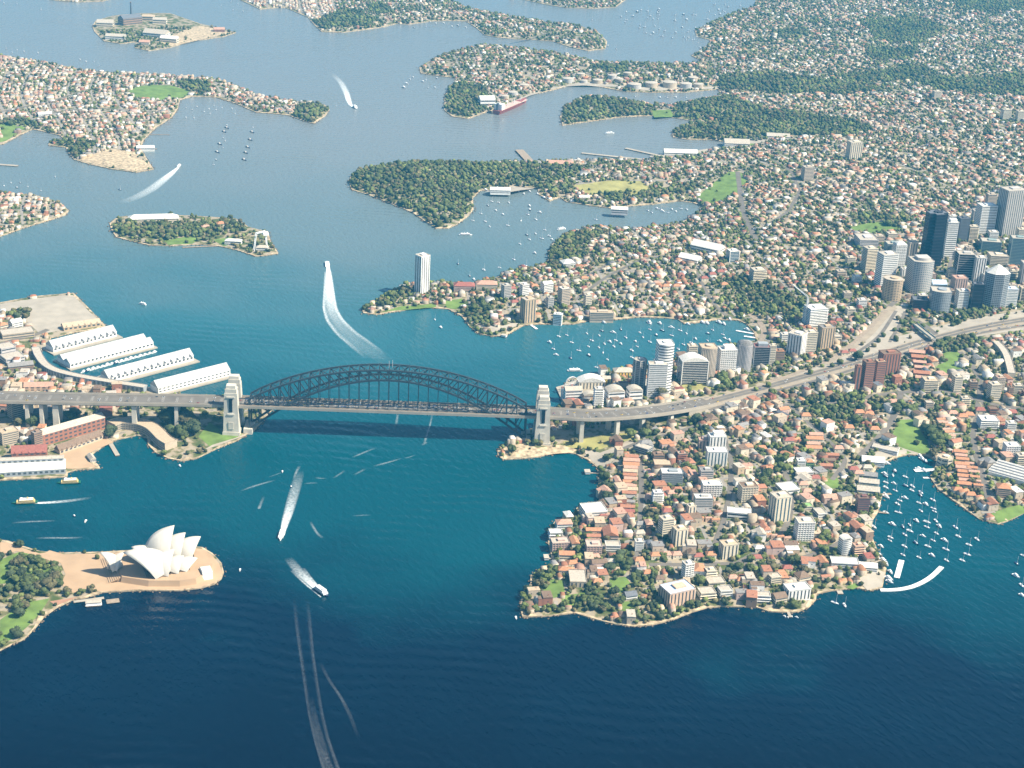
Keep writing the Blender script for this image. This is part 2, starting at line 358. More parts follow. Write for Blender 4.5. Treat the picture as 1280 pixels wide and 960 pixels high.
tag(mb.obj('water', ['harbour_water']), kind='structure')
# ------------------------------------------------------------------ parks, paving, roads
ZONES = {}   # name -> px polygon (kept clear of houses)
def Z(name, s): ZONES[name] = pts(s); return ZONES[name]
LAWNS = [
 '160,114 172,108 190,106 213,107 237,113 238,118 220,124 198,125 172,122', '873,245 893,228 912,214 926,216 934,228 922,240 905,249 884,258', '1062,284 1090,278 1118,279 1128,286 1100,291 1068,292',
 '704,552 730,549 765,543 796,540 802,546 778,553 750,562 726,561 706,560', '1123,525 1147,524 1151,540 1160,552 1162,566 1122,567 1112,560 1114,548', '1239,642 1262,634 1281,630 1281,641 1262,650 1248,654',
 '478,390 500,383 527,381 545,380 545,384 524,386 497,388', '558,376 578,373 580,383 570,387 556,384', '0,775 18,762 40,752 62,748 52,764 36,782 18,798 0,806', '0,700 24,690 48,694 70,706 78,718 60,724 30,728 0,730',
 '686,725 704,722 706,744 690,748 678,753 664,754 672,742', '706,744 738,740 748,752 720,758 700,756', '248,546 262,528 282,542 303,543 290,550 262,558', '762,723 782,721 790,732 775,742 762,736', '778,752 796,752 800,766 786,772 778,764',
 '1030,599 1047,597 1050,610 1034,612', '855,478 880,470 893,476 888,488 858,494 849,489', '1168,458 1200,446 1203,462 1180,470', '815,138 838,137 842,146 818,147', '915,176 940,172 960,172 950,178 925,186', '266,300 290,296 300,302 280,308',
 '205,301 232,296 252,298 240,305 210,306', '1058,735 1066,726 1074,733 1066,737', '0,154 34,158 8,176 0,178', '1000,474 1020,466 1012,474', '1178,440 1200,440 1203,452 1184,454']
for i, s in enumerate(LAWNS): zone_sheet('lawn', Z('lawn%d' % i, s), ['grass'] if i not in (3, 16) else ['dry_grass'])
PAVES = [('concrete', '0,380 45,373 91,369 108,386 128,405 108,409 82,412 50,418 36,404 22,392 0,392'), ('paving', '62,688 80,693 125,692 160,690 200,687 235,685 253,686 265,694 274,705 278,716 275,723 267,729 250,734 225,737 175,737 132,739 107,738 88,742 76,730 82,718 76,704 52,694'),
         ('paving', '0,678 10,678 30,686 50,692 62,690 70,704 44,694 20,689 0,697'), ('paving', '62,574 80,566 108,556 132,547 142,553 120,562 106,570 112,578 120,584 96,586 84,586'), ('paving_red', '62,752 88,748 98,746 84,752 70,757'),
         ('concrete', '252,564 300,547 318,539 296,547 266,556'), ('sandstone', '628,558 652,555 672,560 700,556 722,562 716,566 690,568 655,571 630,573'), ('concrete', '726,560 750,566 790,552 796,556 770,572 752,590 748,584 738,574'),
         ('concrete', '695,484 745,466 760,470 755,496 705,506'), ('concrete', '1094,566 1122,558 1150,567 1120,568 1100,578 1090,577'), ('concrete', '1072,724 1098,712 1106,716 1102,733 1084,738'), ('concrete', '893,194 935,168 985,168 960,176 912,186'),
         ('sandstone', '98,200 140,186 168,190 190,210 168,214 120,206'), ('sandstone', '195,52 250,32 276,37 290,41 250,50 215,58'), ('dry_grass', '716,232 760,226 800,226 812,234 800,244 770,246 735,244'),
         ('concrete', '812,195 850,191 885,186 884,190 850,196 815,198'), ('concrete', '606,240 640,233 668,236 640,240'), ('concrete', '645,126 690,110 728,102 780,107 860,108 900,108 895,111 815,114 755,108 706,108 660,118'),
         ('concrete', '598,410 615,416 640,410 652,404 640,404 620,410 604,404'), ('concrete', '157,274 192,270 226,271 226,278 190,282 160,280')]
for i, (m_, s) in enumerate(PAVES): zone_sheet('paving', Z('pave%d' % i, s), [m_], .32 if m_ != 'paving_red' else .5)
Z('freeway', '690,512 760,514 855,500 930,484 1000,463 1045,445 1080,420 1103,396 1122,378 1138,384 1122,408 1112,422 1150,411 1200,400 1292,383 1292,414 1220,424 1160,438 1110,455 1050,473 982,485 940,503 880,519 760,526 690,526')
zone_sheet('road_verge', '876,500 930,487 1000,466 1045,448 1082,422 1104,398 1122,382 1134,386 1120,410 1111,424 1150,413 1200,402 1290,386 1290,411 1220,421 1160,435 1110,452 1050,470 982,482 940,499 882,516'.split() and pts('876,500 930,487 1000,466 1045,448 1082,422 1104,398 1122,382 1134,386 1120,410 1111,424 1150,413 1200,402 1290,386 1290,411 1220,421 1160,435 1110,452 1050,470 982,482 940,499 882,516'), ['concrete'], .3)
ROADS = []
def road(s, wid, m_='asphalt', off=.5, keep=None):
    p_ = pts(s); ROADS.append((Gv(p_)[:, :2], (keep or wid)/2)); return ribbon('road', p_, wid, m_, off)
road('868,508 900,499 950,486 1000,472 1050,459 1100,444 1150,428 1200,415 1250,405 1330,391', 30, 'freeway', off=.6)
road('886,512 920,503 970,488 1010,478 1060,464 1105,449 1160,432 1220,417 1290,405 1330,398', 20, 'freeway', off=.6)
for s0 in ('868,506.5 900,497.5 950,484.5 1000,470.5 1050,457 1100,442 1150,426 1200,413.3 1250,403.3 1330,389.5', '868,510 900,500.8 950,487.8 1000,473.6 1050,460.8 1100,446 1150,430 1200,416.6 1250,406.6 1330,392.4', '886,512.5 920,503.5 970,488.6 1010,478.6 1060,464.6 1105,449.6 1160,432.6 1220,417.6 1290,405.6 1330,398.6'): road(s0, 9, 'asphalt', .75)
road('1030,455 1060,438 1085,418 1100,400 1116,384', 22, 'freeway', off=.6)
road('1062,447 1085,432 1100,420 1112,402 1120,389', 8, 'asphalt', .75)
road('1112,428 1124,408 1131,391', 7, 'asphalt', .8)
road('960,478 1010,462 1040,448 1068,428 1090,408 1108,388', 9, 'timber', .75)
road('936,392 950,402 956,414 954,424 944,432 930,437 900,446 870,456 845,466', 13, 'timber', .55)
for s, wd in [('1075,570 1090,556 1108,536 1118,520 1124,504 1126,492', 12), ('960,506 1010,508 1060,500 1110,492 1160,488 1200,492 1240,506 1285,512', 13), ('1180,505 1224,500 1222,520 1215,545 1222,575 1230,605 1236,625', 11),
              ('922,704 948,690 972,674 985,655 990,630 985,600 975,575', 10), ('930,704 960,712 990,700 1030,690 1060,672', 8), ('800,576 802,610 800,650 796,690 790,720', 9), ('905,545 915,580 912,620 905,650 890,690', 9), ('812,706 850,706 880,706 922,704', 9),
              ('760,572 780,560 815,548 850,540 880,528', 10), ('1040,600 1060,575 1030,545 1000,520 985,505', 9), ('945,300 930,270 925,240 922,215', 14), ('965,200 990,215 1000,240 985,265 960,280', 9), ('870,340 885,370 900,390 915,398', 9),
              ('720,375 760,345 800,325 845,318 880,316', 9), ('640,350 680,356 720,352 760,330', 8), ('1200,440 1215,455 1226,480 1224,500', 11), ('640,52 690,40 720,44', 8), ('1140,160 1160,168 1165,178 1150,184', 8),
              ('600,90 640,88 690,92 740,92', 8), ('0,140 60,128 110,112 160,104', 9), ('20,158 70,140 120,135 190,140', 9), ('1128,392 1150,402 1160,410 1172,420', 14), ('0,430 20,424 42,420 60,412', 12), ('1110,385 1125,372 1160,366 1200,360 1250,352', 12), ('1195,388 1190,362 1186,340 1190,320', 10)]:
    road(s, wd)

# ------------------------------------------------------------------ occupancy
GRIDC = 12.0; OCC = {}
def occ_add(x, y, r):
    OCC.setdefault((int(x//GRIDC), int(y//GRIDC)), []).append((x, y, r))
def occ_free(x, y, r, rmax=22):
    k = int((r+rmax)//GRIDC)+1; i, j = int(x//GRIDC), int(y//GRIDC)
    for a in range(i-k, i+k+1):
        for b in range(j-k, j+k+1):
            for (X, Y, q) in OCC.get((a, b), ()):
                if (x-X)**2+(y-Y)**2 < (r+q)**2: return False
    return True
def occ_rect(cx, cy_, w_, d, th):
    nx = max(1, int(w_/10)); ny = max(1, int(d/10)); c, n = math.cos(th), math.sin(th)
    for i in range(nx):
        for j in range(ny):
            x = (i+.5)/nx*w_-w_/2; y = (j+.5)/ny*d-d/2; occ_add(cx+x*c-y*n, cy_+x*n+y*c, max(w_/nx, d/ny)*.55)

# ------------------------------------------------------------------ frame at a traced point
def frame(px, py):
    g = G(px, py); v = np.array([g[0]-CAM[0], g[1]-CAM[1]]); L = np.hypot(*v); f = v/L
    s = F/depth(*g); dep = math.atan2(CAM[2]-g[2], L); right = np.array([f[1], -f[0]])
    return g, f, right, s, dep
LANDMARKS = []    # (label phrase, px, py)
def footprint(shape, w_, d):
    if shape == 'round': return [(w_/2*math.cos(2*math.pi*i/20), d/2*math.sin(2*math.pi*i/20)) for i in range(20)]
    if shape == 'bow':
        front = [(-w_/2+w_*i/10, -d/2-.22*d*math.sin(math.pi*i/10)) for i in range(11)]; return front+[(w_/2, d/2), (-w_/2, d/2)]
    if shape == 'oct':
        k = .29; return [(-w_/2+k*w_, -d/2), (w_/2-k*w_, -d/2), (w_/2, -d/2+k*d), (w_/2, d/2-k*d), (w_/2-k*w_, d/2), (-w_/2+k*w_, d/2), (-w_/2, d/2-k*d), (-w_/2, -d/2+k*d)]
    if shape == 'cross':
        a, b = w_/2, d/2; return [(-a*.5, -b), (a*.5, -b), (a*.5, -b*.5), (a, -b*.5), (a, b*.5), (a*.5, b*.5), (a*.5, b), (-a*.5, b), (-a*.5, b*.5), (-a, b*.5), (-a, -b*.5), (-a*.5, -b*.5)]
    return [(-w_/2, -d/2), (w_/2, -d/2), (w_/2, d/2), (-w_/2, d/2)]
def scaled(fp, off):
    n = len(fp); out = []
    for i in range(n):
        a, b, c = Vector(fp[i-1]), Vector(fp[i]), Vector(fp[(i+1) % n]); e1 = (b-a).normalized(); e2 = (c-b).normalized()
        n1 = Vector((e1.y, -e1.x)); n2 = Vector((e2.y, -e2.x)); q = (n1+n2); q = q/max(.3, q.length_squared)*2; out.append((b.x+q.x*off, b.y+q.y*off))
    return out
def bands(fp, h, inset, proud):
    mb = MB(); n = len(fp); op = scaled(fp, proud)
    for i in range(n):
        a, b = Vector(op[i]), Vector(op[(i+1) % n]); L = (b-a).length; e = (b-a)/max(L, 1e-6)
        k = min(inset, L*.2) if L > 4 else 0
        a2, b2 = a+e*k, b-e*k; mb.add([(a2.x, a2.y, 0), (b2.x, b2.y, 0), (b2.x, b2.y, h), (a2.x, a2.y, h)], [(0, 1, 2, 3)])
    return mb
def ring(fp, z0, z1, off):
    o = scaled(fp, off); n = len(fp); mb = MB()
    vs = [(p[0], p[1], z0) for p in o]+[(p[0], p[1], z1) for p in o]+[(p[0], p[1], z1) for p in fp]+[(p[0], p[1], z0) for p in fp]
    fs = []
    for i in range(n):
        j = (i+1) % n; fs += [(i, j, n+j, n+i), (n+i, n+j, 2*n+j, 2*n+i), (3*n+i, 3*n+j, j, i)]
    return mb.add(vs, fs)
NAMEOF = {'apartment block': 'apartment_block', 'apartment tower': 'apartment_tower', 'office tower': 'office_tower', 'office block': 'office_block', 'hall': 'hall', 'warehouse': 'warehouse', 'school': 'school_building', 'shed': 'boat_shed', 'mansion': 'mansion', 'terminal': 'ferry_terminal', 'club': 'clubhouse'}
def block(label, cat, px, py, wpx, hpx, dr=.8, rot=26, style='bands', wall='cream', roof='pale', glass='glass', shape='box', top='flat', fh=3.9, short=None, tint=None):
    g, f, right, s, dep = frame(px, py)
    a = abs(R(rot)); w_ = wpx/s/(math.cos(a)+dr*math.sin(a)); d = dr*w_; h = hpx/(s*math.cos(dep))
    if shape in ('round', 'oct'): w_ = wpx/s; d = dr*w_; ext = d/2
    else: ext = (w_*math.sin(a)+d*math.cos(a))/2
    c = g[:2]+f*ext; th = math.atan2(right[1], right[0])+R(rot); z0 = g[2]-.3
    t = thing(NAMEOF.get(cat, 'building'), label, cat, (c[0], c[1], z0), th)
    fp = footprint(shape, w_, d); occ_rect(c[0], c[1], w_, d, th); LANDMARKS.append((short or label, px, py-hpx/2))
    wm = 'wall_'+wall
    MB().prism(fp, -4, h, cap=False).obj('wall', [wm if style != 'glass' else glass], t)
    nf = max(2, int(round(h/fh))); 
    if nf > 18: nf = 18
    step = h/nf
    if style in ('bands', 'grid', 'balcony'):
        me = bands(fp, step*.38, 1.0, .12).mesh('window_band', [glass])
        for k in range(nf): inst('window_band', me, t, (0, 0, k*step+step*.32))
    if style == 'grid':
        mb = MB()
        for i in range(len(fp)):
            p0, p1 = Vector(fp[i]), Vector(fp[(i+1) % len(fp)]); L = (p1-p0).length; n_ = max(1, int(L/4.2)); e = (p1-p0)/max(L, .01); ang = math.atan2(e.y, e.x)
            for k in range(1, n_): q = p0+e*(L*k/n_); mb.box(q.x, q.y, 0, .9, .9, h-.3, ang)
        if mb.v: mb.obj('mullions', [wm], t)
    if style == 'balcony':
        me = ring(fp, 0, .55, 1.5).mesh('balcony', [wm])
        for k in range(1, nf): inst('balcony', me, t, (0, 0, k*step-.2))
    if style == 'glass':
        me = ring(fp, 0, max(.5, step*.16), .25).mesh('floor_band', [wm])
        for k in range(1, nf): inst('floor_band', me, t, (0, 0, k*step))
        mb = MB()
        for i in range(len(fp)):
            if len(fp) <= 8: mb.box(fp[i][0], fp[i][1], 0, 1.5, 1.5, h-.2, 0)
        if mb.v: mb.obj('corner_columns', [wm], t)
    if style == 'ribs':
        mb = MB(); mb2 = MB()
        for i in range(len(fp)):
            p0, p1 = Vector(fp[i]), Vector(fp[(i+1) % len(fp)]); L = (p1-p0).length; n_ = max(1, int(L/6)); e = (p1-p0)/max(L, .01); ang = math.atan2(e.y, e.x); nn = Vector((e.y, -e.x))
            for k in range(n_):
                q = p0+e*(L*(k+.5)/n_)+nn*.1; mb2.box(q.x, q.y, 1.5, L/n_*.32, .3, h-3, ang)
        mb2.obj('window_strips', [glass], t)
    rm = 'roof_'+roof
    if top == 'flat' or top == 'step':
        mb = MB().prism(scaled(fp, .35), h-.1, h+.35); mb.obj('roof', [rm], t)
        ring(scaled(fp, -.2), h+.35, h+1.4, .5).obj('parapet', [wm], t)
        if h > 14 or top == 'step':
            k = .42 if top == 'flat' else .62; hh = 3.2 if top == 'flat' else 7
            MB().prism([(x*k+w_*.06, y*k) for x, y in fp], h+.35, h+hh).obj('plant_room', [wm], t)
    elif top == 'vault':
        mb = MB(); n_ = 8; prof = [(-w_/2-.4+(w_+.8)*i/n_, h+.17*w_*math.sin(math.pi*i/n_)) for i in range(n_+1)]; vs = [(x, -d/2-.5, z) for x, z in prof]+[(x, d/2+.5, z) for x, z in prof]; m_ = n_+1
        mb.add(vs, [(i, i+1, m_+i+1, m_+i) for i in range(n_)]+[tuple(range(m_))[::-1], tuple(range(m_, 2*m_))]); mb.obj('roof', [rm], t)
    elif top == 'dome':
        mb = MB(); rr = scaled(fp, .3); k = 1; z = h
        for i in range(4): mb.prism(rr, z, z+.09*w_*(1-.2*i), cap=(i == 3), scale=.86-.1*i); n_ = len(rr); rr = [(x*(.86-.1*i), y*(.86-.1*i)) for x, y in rr]; z += .09*w_*(1-.2*i)
        mb.obj('roof', [rm], t)
    elif top == 'pyramid':
        MB().prism(scaled(fp, .5), h, h+.32*w_, scale=.12).obj('roof', [rm], t)
    elif top in ('hip', 'gable'):
        roof_mb(w_+1.2, d+1.2, min(w_, d)*.28, top).obj('roof', [rm], t, (0, 0, h))
    return t
def roof_mb(w_, d, hr, form):
    mb = MB()
    a, b = w_/2, d/2
    if form == 'flat': return mb.prism([(-a*.96, -b*.96), (a*.96, -b*.96), (a*.96, b*.96), (-a*.96, b*.96)], 0, hr, scale=.97)
    if w_ >= d:
        k = (a-b*.9) if form == 'hip' else a
        v = [(-a, -b, 0), (a, -b, 0), (a, b, 0), (-a, b, 0), (-k, 0, hr), (k, 0, hr)]; f = [(0, 1, 5, 4), (1, 2, 5), (2, 3, 4, 5), (3, 0, 4)]
    else:
        k = (b-a*.9) if form == 'hip' else b
        v = [(-a, -b, 0), (a, -b, 0), (a, b, 0), (-a, b, 0), (0, -k, hr), (0, k, hr)]; f = [(1, 2, 5, 4), (2, 3, 5), (3, 0, 4, 5), (0, 1, 4)]
    return mb.add(v, f)

# ------------------------------------------------------------------ towers and blocks
B = block
# behind the northern approach, at the bay
B('tall white tower with rounded front in the twin tower group by the bay', 'apartment tower', 826, 494, 23, 62, .9, 15, 'bands', 'white', 'white', 'glass', 'bow', 'flat', short='tall white twin tower')
B('lower white slab tower in front of the tall rounded white tower', 'apartment tower', 819, 498, 25, 41, .5, 10, 'bands', 'white', 'pale', short='lower white slab tower')
B('grey glass tower with stepped roof at the left of the white twin towers', 'office tower', 797, 492, 15, 40, 1, 28, 'glass', 'grey', 'pale', 'glass', 'oct', short='grey glass tower by the white twins')
B('white vaulted hall beside the curving viaduct left of its twin', 'hall', 767, 507, 26, 16, .8, 20, 'bands', 'white', 'pale', top='vault', short='left white vaulted hall', fh=8)
B('white vaulted hall at the foot of the grey glass tower', 'hall', 792, 503, 21, 14, .8, 20, 'bands', 'white', 'pale', top='vault', short='right white vaulted hall', fh=8)
B('grey striped block with a white edge beside the amusement park', 'office block', 747, 511, 12, 24, .8, 12, 'balcony', 'white', 'pale', short='grey striped block by the amusement park')
B('glass office block with curved white roof and white side wall above the rail line', 'office block', 864, 482, 38, 28, .6, 18, 'glass', 'white', 'white', 'glass_dark', 'box', 'vault', short='curved white roofed glass block')
B('beige rounded apartment tower right of the curved white roofed block', 'apartment tower', 881, 476, 24, 40, .8, 18, 'ribs', 'beige', 'tan', 'glass', 'bow', short='beige rounded tower')
B('small cream tower peeping out behind the curved white roofed block', 'apartment tower', 863, 460, 14, 26, .9, 18, 'bands', 'cream', 'pale', short='small cream rear tower')
B('white stepped tower with a fine window grid between beige and lilac towers', 'apartment tower', 906, 471, 25, 32, .7, 20, 'grid', 'white', 'white', top='step', short='white stepped grid tower')
B('lilac grey tower with a rounded crown facing the bay', 'apartment tower', 928, 465, 20, 33, .8, 12, 'ribs', 'lilac', 'grey', 'glass', 'bow', 'dome', short='lilac rounded crown tower')
B('dark blue glass block with a red roof between the lilac and cream towers', 'office block', 949, 461, 22, 26, .7, 12, 'glass', 'bluegrey', 'red', 'glass_dark', top='step', short='dark glass block with red roof')
B('slim cream tower at the right of the dark red roofed glass block', 'apartment tower', 963, 457, 10, 24, .9, 20, 'bands', 'cream', 'cream' if 'cream' in ROOFC else 'pale', short='slim cream tower')
B('low brown flats with orange trim at the end of the bay tower row', 'apartment block', 973, 452, 14, 12, .9, 20, 'bands', 'brown', 'orange', short='low brown flats')
B('cream double slab apartments with vertical fins above the rail cutting', 'apartment tower', 994, 447, 24, 27, .9, -22, 'ribs', 'white', 'cream' if 'cream' in ROOFC else 'pale', short='cream finned slab')
B('olive grey apartment slab right behind the cream finned slab', 'apartment tower', 1030, 437, 22, 26, .7, 30, 'ribs', 'tan', 'grey', short='olive grey slab')
B('cream corner block joined to the right end of the finned slab', 'apartment block', 1010, 443, 18, 26, .8, 25, 'bands', 'cream', 'pale', short='cream corner block')
B('green glass and white stepped building under the tower crane', 'office block', 1017, 410, 30, 22, .8, 30, 'balcony', 'white', 'white', 'glass_blue', short='white stepped building under the crane')
B('red brick tower nearest the bay with a narrow front', 'apartment tower', 1069, 489, 9, 30, 1.2, 24, 'ribs', 'brick', 'brown', short='narrow red brick tower')
B('red brick tower with dark shaded side in the middle of the brick group', 'apartment tower', 1081, 490, 16, 36, .9, 30, 'bands', 'brick', 'brown', short='middle red brick tower')
B('red brick tower with broad sunlit front at the right of the brick group', 'apartment tower', 1096, 485, 15, 32, .8, 30, 'bands', 'brick', 'tan', short='broad red brick tower')
B('tall red brick slab behind the other brick towers', 'apartment tower', 1108, 472, 28, 28, .6, 30, 'ribs', 'brick', 'brown', short='rear red brick slab')
B('grey office block with balconies below the salmon terraces', 'office block', 1160, 492, 22, 15, .9, 20, 'balcony', 'cream', 'tan', short='grey balcony office')
B('small cream tower beside the green hill right of the salmon terraces', 'apartment tower', 1194, 491, 14, 19, .9, 30, 'bands', 'cream', 'pale', short='small cream hill tower')
B('pair topped cream apartment block on the right hill road', 'apartment block', 1240, 502, 18, 20, .9, 30, 'bands', 'cream', 'pale', short='cream block on the hill road')
B('taller pale apartment slab behind the cream block on the hill road', 'apartment tower', 1247, 492, 14, 19, .8, 30, 'grid', 'beige', 'pink' if 'pink' in ROOFC else 'salmon', short='pale slab on the hill road')
B('narrow brown tower at the far right of the hill road', 'apartment tower', 1261, 499, 7, 14, 1, 25, 'bands', 'brown', 'tan', short='narrow brown hill tower')
# business district
B('broad flat office with pale terrace roof below the playing field', 'office block', 1081, 312, 31, 11, 1.2, 18, 'bands', 'lilac', 'pale', short='flat roofed office by the field')
B('beige apartment tower with balconies at the left of the business district', 'apartment tower', 1084, 342, 19, 30, .9, 32, 'balcony', 'cream', 'pale', short='beige balcony tower')
B('white striped office tower with grey shaded side at the district front', 'office tower', 1104, 362, 26, 42, .8, 32, 'bands', 'white', 'pale', short='white striped front tower')
B('white office tower with black square windows behind the striped tower', 'office tower', 1121, 336, 18, 29, .8, 25, 'grid', 'white', 'white', 'glass_dark', top='dome', short='black square window tower')
B('plain beige office tower left of the dark blue skyscraper', 'office tower', 1137, 332, 14, 28, .9, 25, 'ribs', 'beige', 'pale', short='plain beige tower')
B('teal roofed office behind the white tower with black square windows', 'office block', 1114, 322, 22, 16, .8, 20, 'bands', 'teal', 'pale', short='teal roofed office')
B('dark blue glass skyscraper with brown ribbed side, tallest of the district', 'office tower', 1161, 336, 33, 66, .9, 30, 'glass', 'navy', 'slate', 'glass_dark', 'cross', fh=8, short='dark blue skyscraper')
B('white striped skyscraper standing behind the dark blue skyscraper', 'office tower', 1183, 325, 17, 46, .9, 22, 'bands', 'white', 'white', 'glass', top='step', short='white striped skyscraper')
B('curved grey office tower with a blue glass slot facing the freeway', 'office tower', 1145, 368, 33, 40, .8, 25, 'bands', 'grey', 'pale', 'glass_blue', 'bow', top='step', short='curved grey slot tower')
B('tan drum shaped tower at the freeway junction', 'apartment tower', 1113, 377, 25, 26, .9, 10, 'bands', 'tan', 'pale', shape='round', short='tan drum tower')
B('low dark glass office beside the freeway trees', 'office block', 1148, 389, 22, 13, .8, 12, 'glass', 'navy', 'slate', 'glass_dark', short='low dark glass office')
B('rounded blue grey office with white rim beside the freeway', 'office tower', 1172, 391, 27, 26, .8, 10, 'bands', 'bluegrey', 'pale', 'glass_dark', 'bow', short='rounded blue grey office')
B('steel blue office with a gabled glass atrium roof', 'office block', 1171, 367, 22, 11, .8, 20, 'glass', 'bluegrey', 'blue', 'glass_blue', top='gable', short='gabled atrium office')
B('pink stone office cube behind the navy office tower', 'office block', 1197, 365, 21, 16, .9, 25, 'ribs', 'pink', 'salmon', short='pink stone office cube')
B('white office with grey stripes between rounded and navy offices', 'office tower', 1200, 387, 17, 22, .8, 25, 'bands', 'white', 'pale', short='white grey striped office')
B('navy glass office slab with a white edge', 'office tower', 1218, 388, 16, 32, .8, 15, 'glass', 'navy', 'slate', 'glass_dark', fh=9, short='navy glass slab')
B('large glass office tower with stepped white crown by the freeway', 'office tower', 1240, 385, 29, 42, .8, 18, 'grid', 'bluegrey', 'white', 'glass_dark', 'oct', 'pyramid', short='glass tower with white crown')
B('blue glass office with white bands at the right of the crowned tower', 'office block', 1261, 384, 17, 22, .8, 22, 'bands', 'white', 'blue', 'glass_blue', short='blue banded office')
B('dark office at the right edge beside the freeway', 'office block', 1279, 380, 17, 19, .8, 20, 'glass', 'cream', 'tan', 'glass_dark', short='dark office at the right edge')
B('steel grey office tower with dark glass front in the middle of the district', 'office tower', 1202, 350, 25, 31, .8, 18, 'glass', 'grey', 'pale', 'glass_dark', fh=6, short='steel grey middle tower')
B('dark glass office with white fins right of the steel grey tower', 'office tower', 1221, 354, 15, 31, .8, 18, 'ribs', 'white', 'pale', 'glass_dark', short='white finned dark office')
B('pale teal long office below the grey slab skyscraper', 'office block', 1236, 317, 27, 14, .7, 12, 'glass', 'teal', 'pale', 'glass_blue', short='pale teal long office')
B('pale teal tower right of the long teal office', 'office tower', 1268, 332, 22, 33, .8, 15, 'glass', 'teal', 'pale', 'glass_blue', short='pale teal tower')
B('cream office between the teal tower and the crowned glass tower', 'office block', 1245, 334, 27, 13, .8, 18, 'bands', 'cream', 'pale', 'glass_dark', short='cream mid office')
B('grey office tower at the right edge behind the crowned tower', 'office tower', 1281, 357, 20, 27, .8, 18, 'ribs', 'grey', 'pale', short='grey tower at the right edge')
B('huge grey slab skyscraper with a sunlit cream end wall', 'office tower', 1257, 297, 34, 57, .7, 38, 'ribs', 'grey', 'cream' if 'cream' in ROOFC else 'pale', short='huge grey slab skyscraper')
B('dark office tower with white striped corner left of the grey slab', 'office tower', 1228, 295, 26, 36, .8, 28, 'bands', 'white', 'white', 'glass_dark', short='white striped corner tower')
B('small cream striped block below the white striped corner tower', 'apartment block', 1214, 303, 13, 19, .8, 22, 'balcony', 'cream', 'pale', short='small cream striped block')
B('dark grey office tower right of the white striped skyscraper', 'office tower', 1200, 303, 17, 29, .8, 30, 'bands', 'dark', 'slate', short='dark grey office tower')
B('beige tower rising behind the white striped corner tower', 'apartment tower', 1236, 266, 14, 22, .8, 25, 'bands', 'beige', 'pale', short='beige rear tower')
B('lone beige tower pair on the ridge of the upper suburbs', 'apartment tower', 1066, 201, 20, 22, .7, 28, 'ribs', 'cream', 'pale', short='lone beige ridge tower')
B('lone white tower at the left of the upper suburbs', 'apartment tower', 1008, 227, 16, 17, .8, 28, 'bands', 'beige', 'pale', short='lone white suburb tower')
B('pale apartment tower far right in the upper suburbs', 'apartment tower', 1256, 151, 13, 13, .8, 28, 'bands', 'cream', 'pale', short='pale upper tower')
B('twin of the pale upper tower near the right edge', 'apartment tower', 1274, 152, 12, 12, .8, 28, 'bands', 'cream', 'pale', short='second pale upper tower')
B('distant cream slab among the far northern trees', 'apartment block', 1170, 124, 12, 9, .8, 28, 'bands', 'cream', 'pale', short='distant cream slab')
B('white and blue glass office above the ridge park', 'office block', 915, 328, 16, 13, .9, 25, 'glass', 'white', 'white', 'glass_blue', short='white and blue ridge office')
B('cream flats beside the dense wood on the ridge', 'apartment block', 946, 355, 21, 16, .8, 25, 'balcony', 'cream', 'pale', short='cream ridge flats')
B('long white roofed factory on the ridge', 'warehouse', 884, 318, 44, 6, .5, -24, 'bands', 'white', 'white', top='gable', short='long white factory', fh=9)
B('second white roofed factory in front of the long one', 'warehouse', 862, 330, 30, 5, .6, -22, 'bands', 'white', 'white', top='gable', short='second white factory', fh=9)
# the headland with the lone tower
B('lone tall pale tower with dark shaded side standing at the tip of the narrow point', 'apartment tower', 527, 368, 19, 46, .9, 40, 'ribs', 'white', 'pale', short='lone tall point tower')
B('tan apartment tower nearest the bay on the middle headland', 'apartment tower', 659, 405, 20, 29, .8, 32, 'ribs', 'tan', 'pale', short='tan bayside tower')
B('beige tower with dark left side in the middle of the headland', 'apartment tower', 704, 384, 16, 22, .9, 32, 'bands', 'beige', 'white', short='beige headland tower')
B('grey apartment tower above the wooded cutting on the headland', 'apartment tower', 632, 376, 13, 18, .9, 30, 'bands', 'grey', 'pale', short='grey headland tower')
B('pale green apartment block right of the grey headland tower', 'apartment block', 655, 372, 12, 15, .8, 30, 'bands', 'white', 'green' if False else 'pale', short='pale headland block')
B('white gabled flats among the trees of the headland', 'apartment block', 683, 368, 16, 12, .8, 30, 'bands', 'white', 'white', top='gable', short='white gabled flats')
B('white waterside block between tan tower and trees', 'apartment block', 697, 406, 12, 12, .8, -10, 'bands', 'white', 'white', short='white waterside block')
B('narrow grey block behind the waterside trees', 'apartment block', 687, 386, 10, 13, .8, 28, 'bands', 'grey', 'pale', short='narrow grey block')
B('cream tower on the slope behind the moored yachts', 'apartment tower', 734, 385, 11, 15, .8, 28, 'bands', 'cream', 'pale', short='cream slope tower')
B('long low beige bayside flats', 'apartment block', 751, 402, 31, 10, .4, 8, 'bands', 'beige', 'cream' if 'cream' in ROOFC else 'tan', short='long low beige flats')
B('white mansion with a broad hipped roof beside the dark wood', 'mansion', 709, 335, 20, 5, .9, 22, 'bands', 'white', 'white', top='hip', short='white mansion by the wood')
B('red roofed wharf hall beside the lone tower point', 'hall', 580, 365, 27, 7, .5, 4, 'bands', 'pink', 'red', top='hip', short='red roofed wharf hall')
B('cream wharf flats with red roof between wharf hall and grey tower', 'apartment block', 608, 363, 27, 7, .5, 4, 'bands', 'cream', 'salmon', top='hip', short='cream wharf flats')
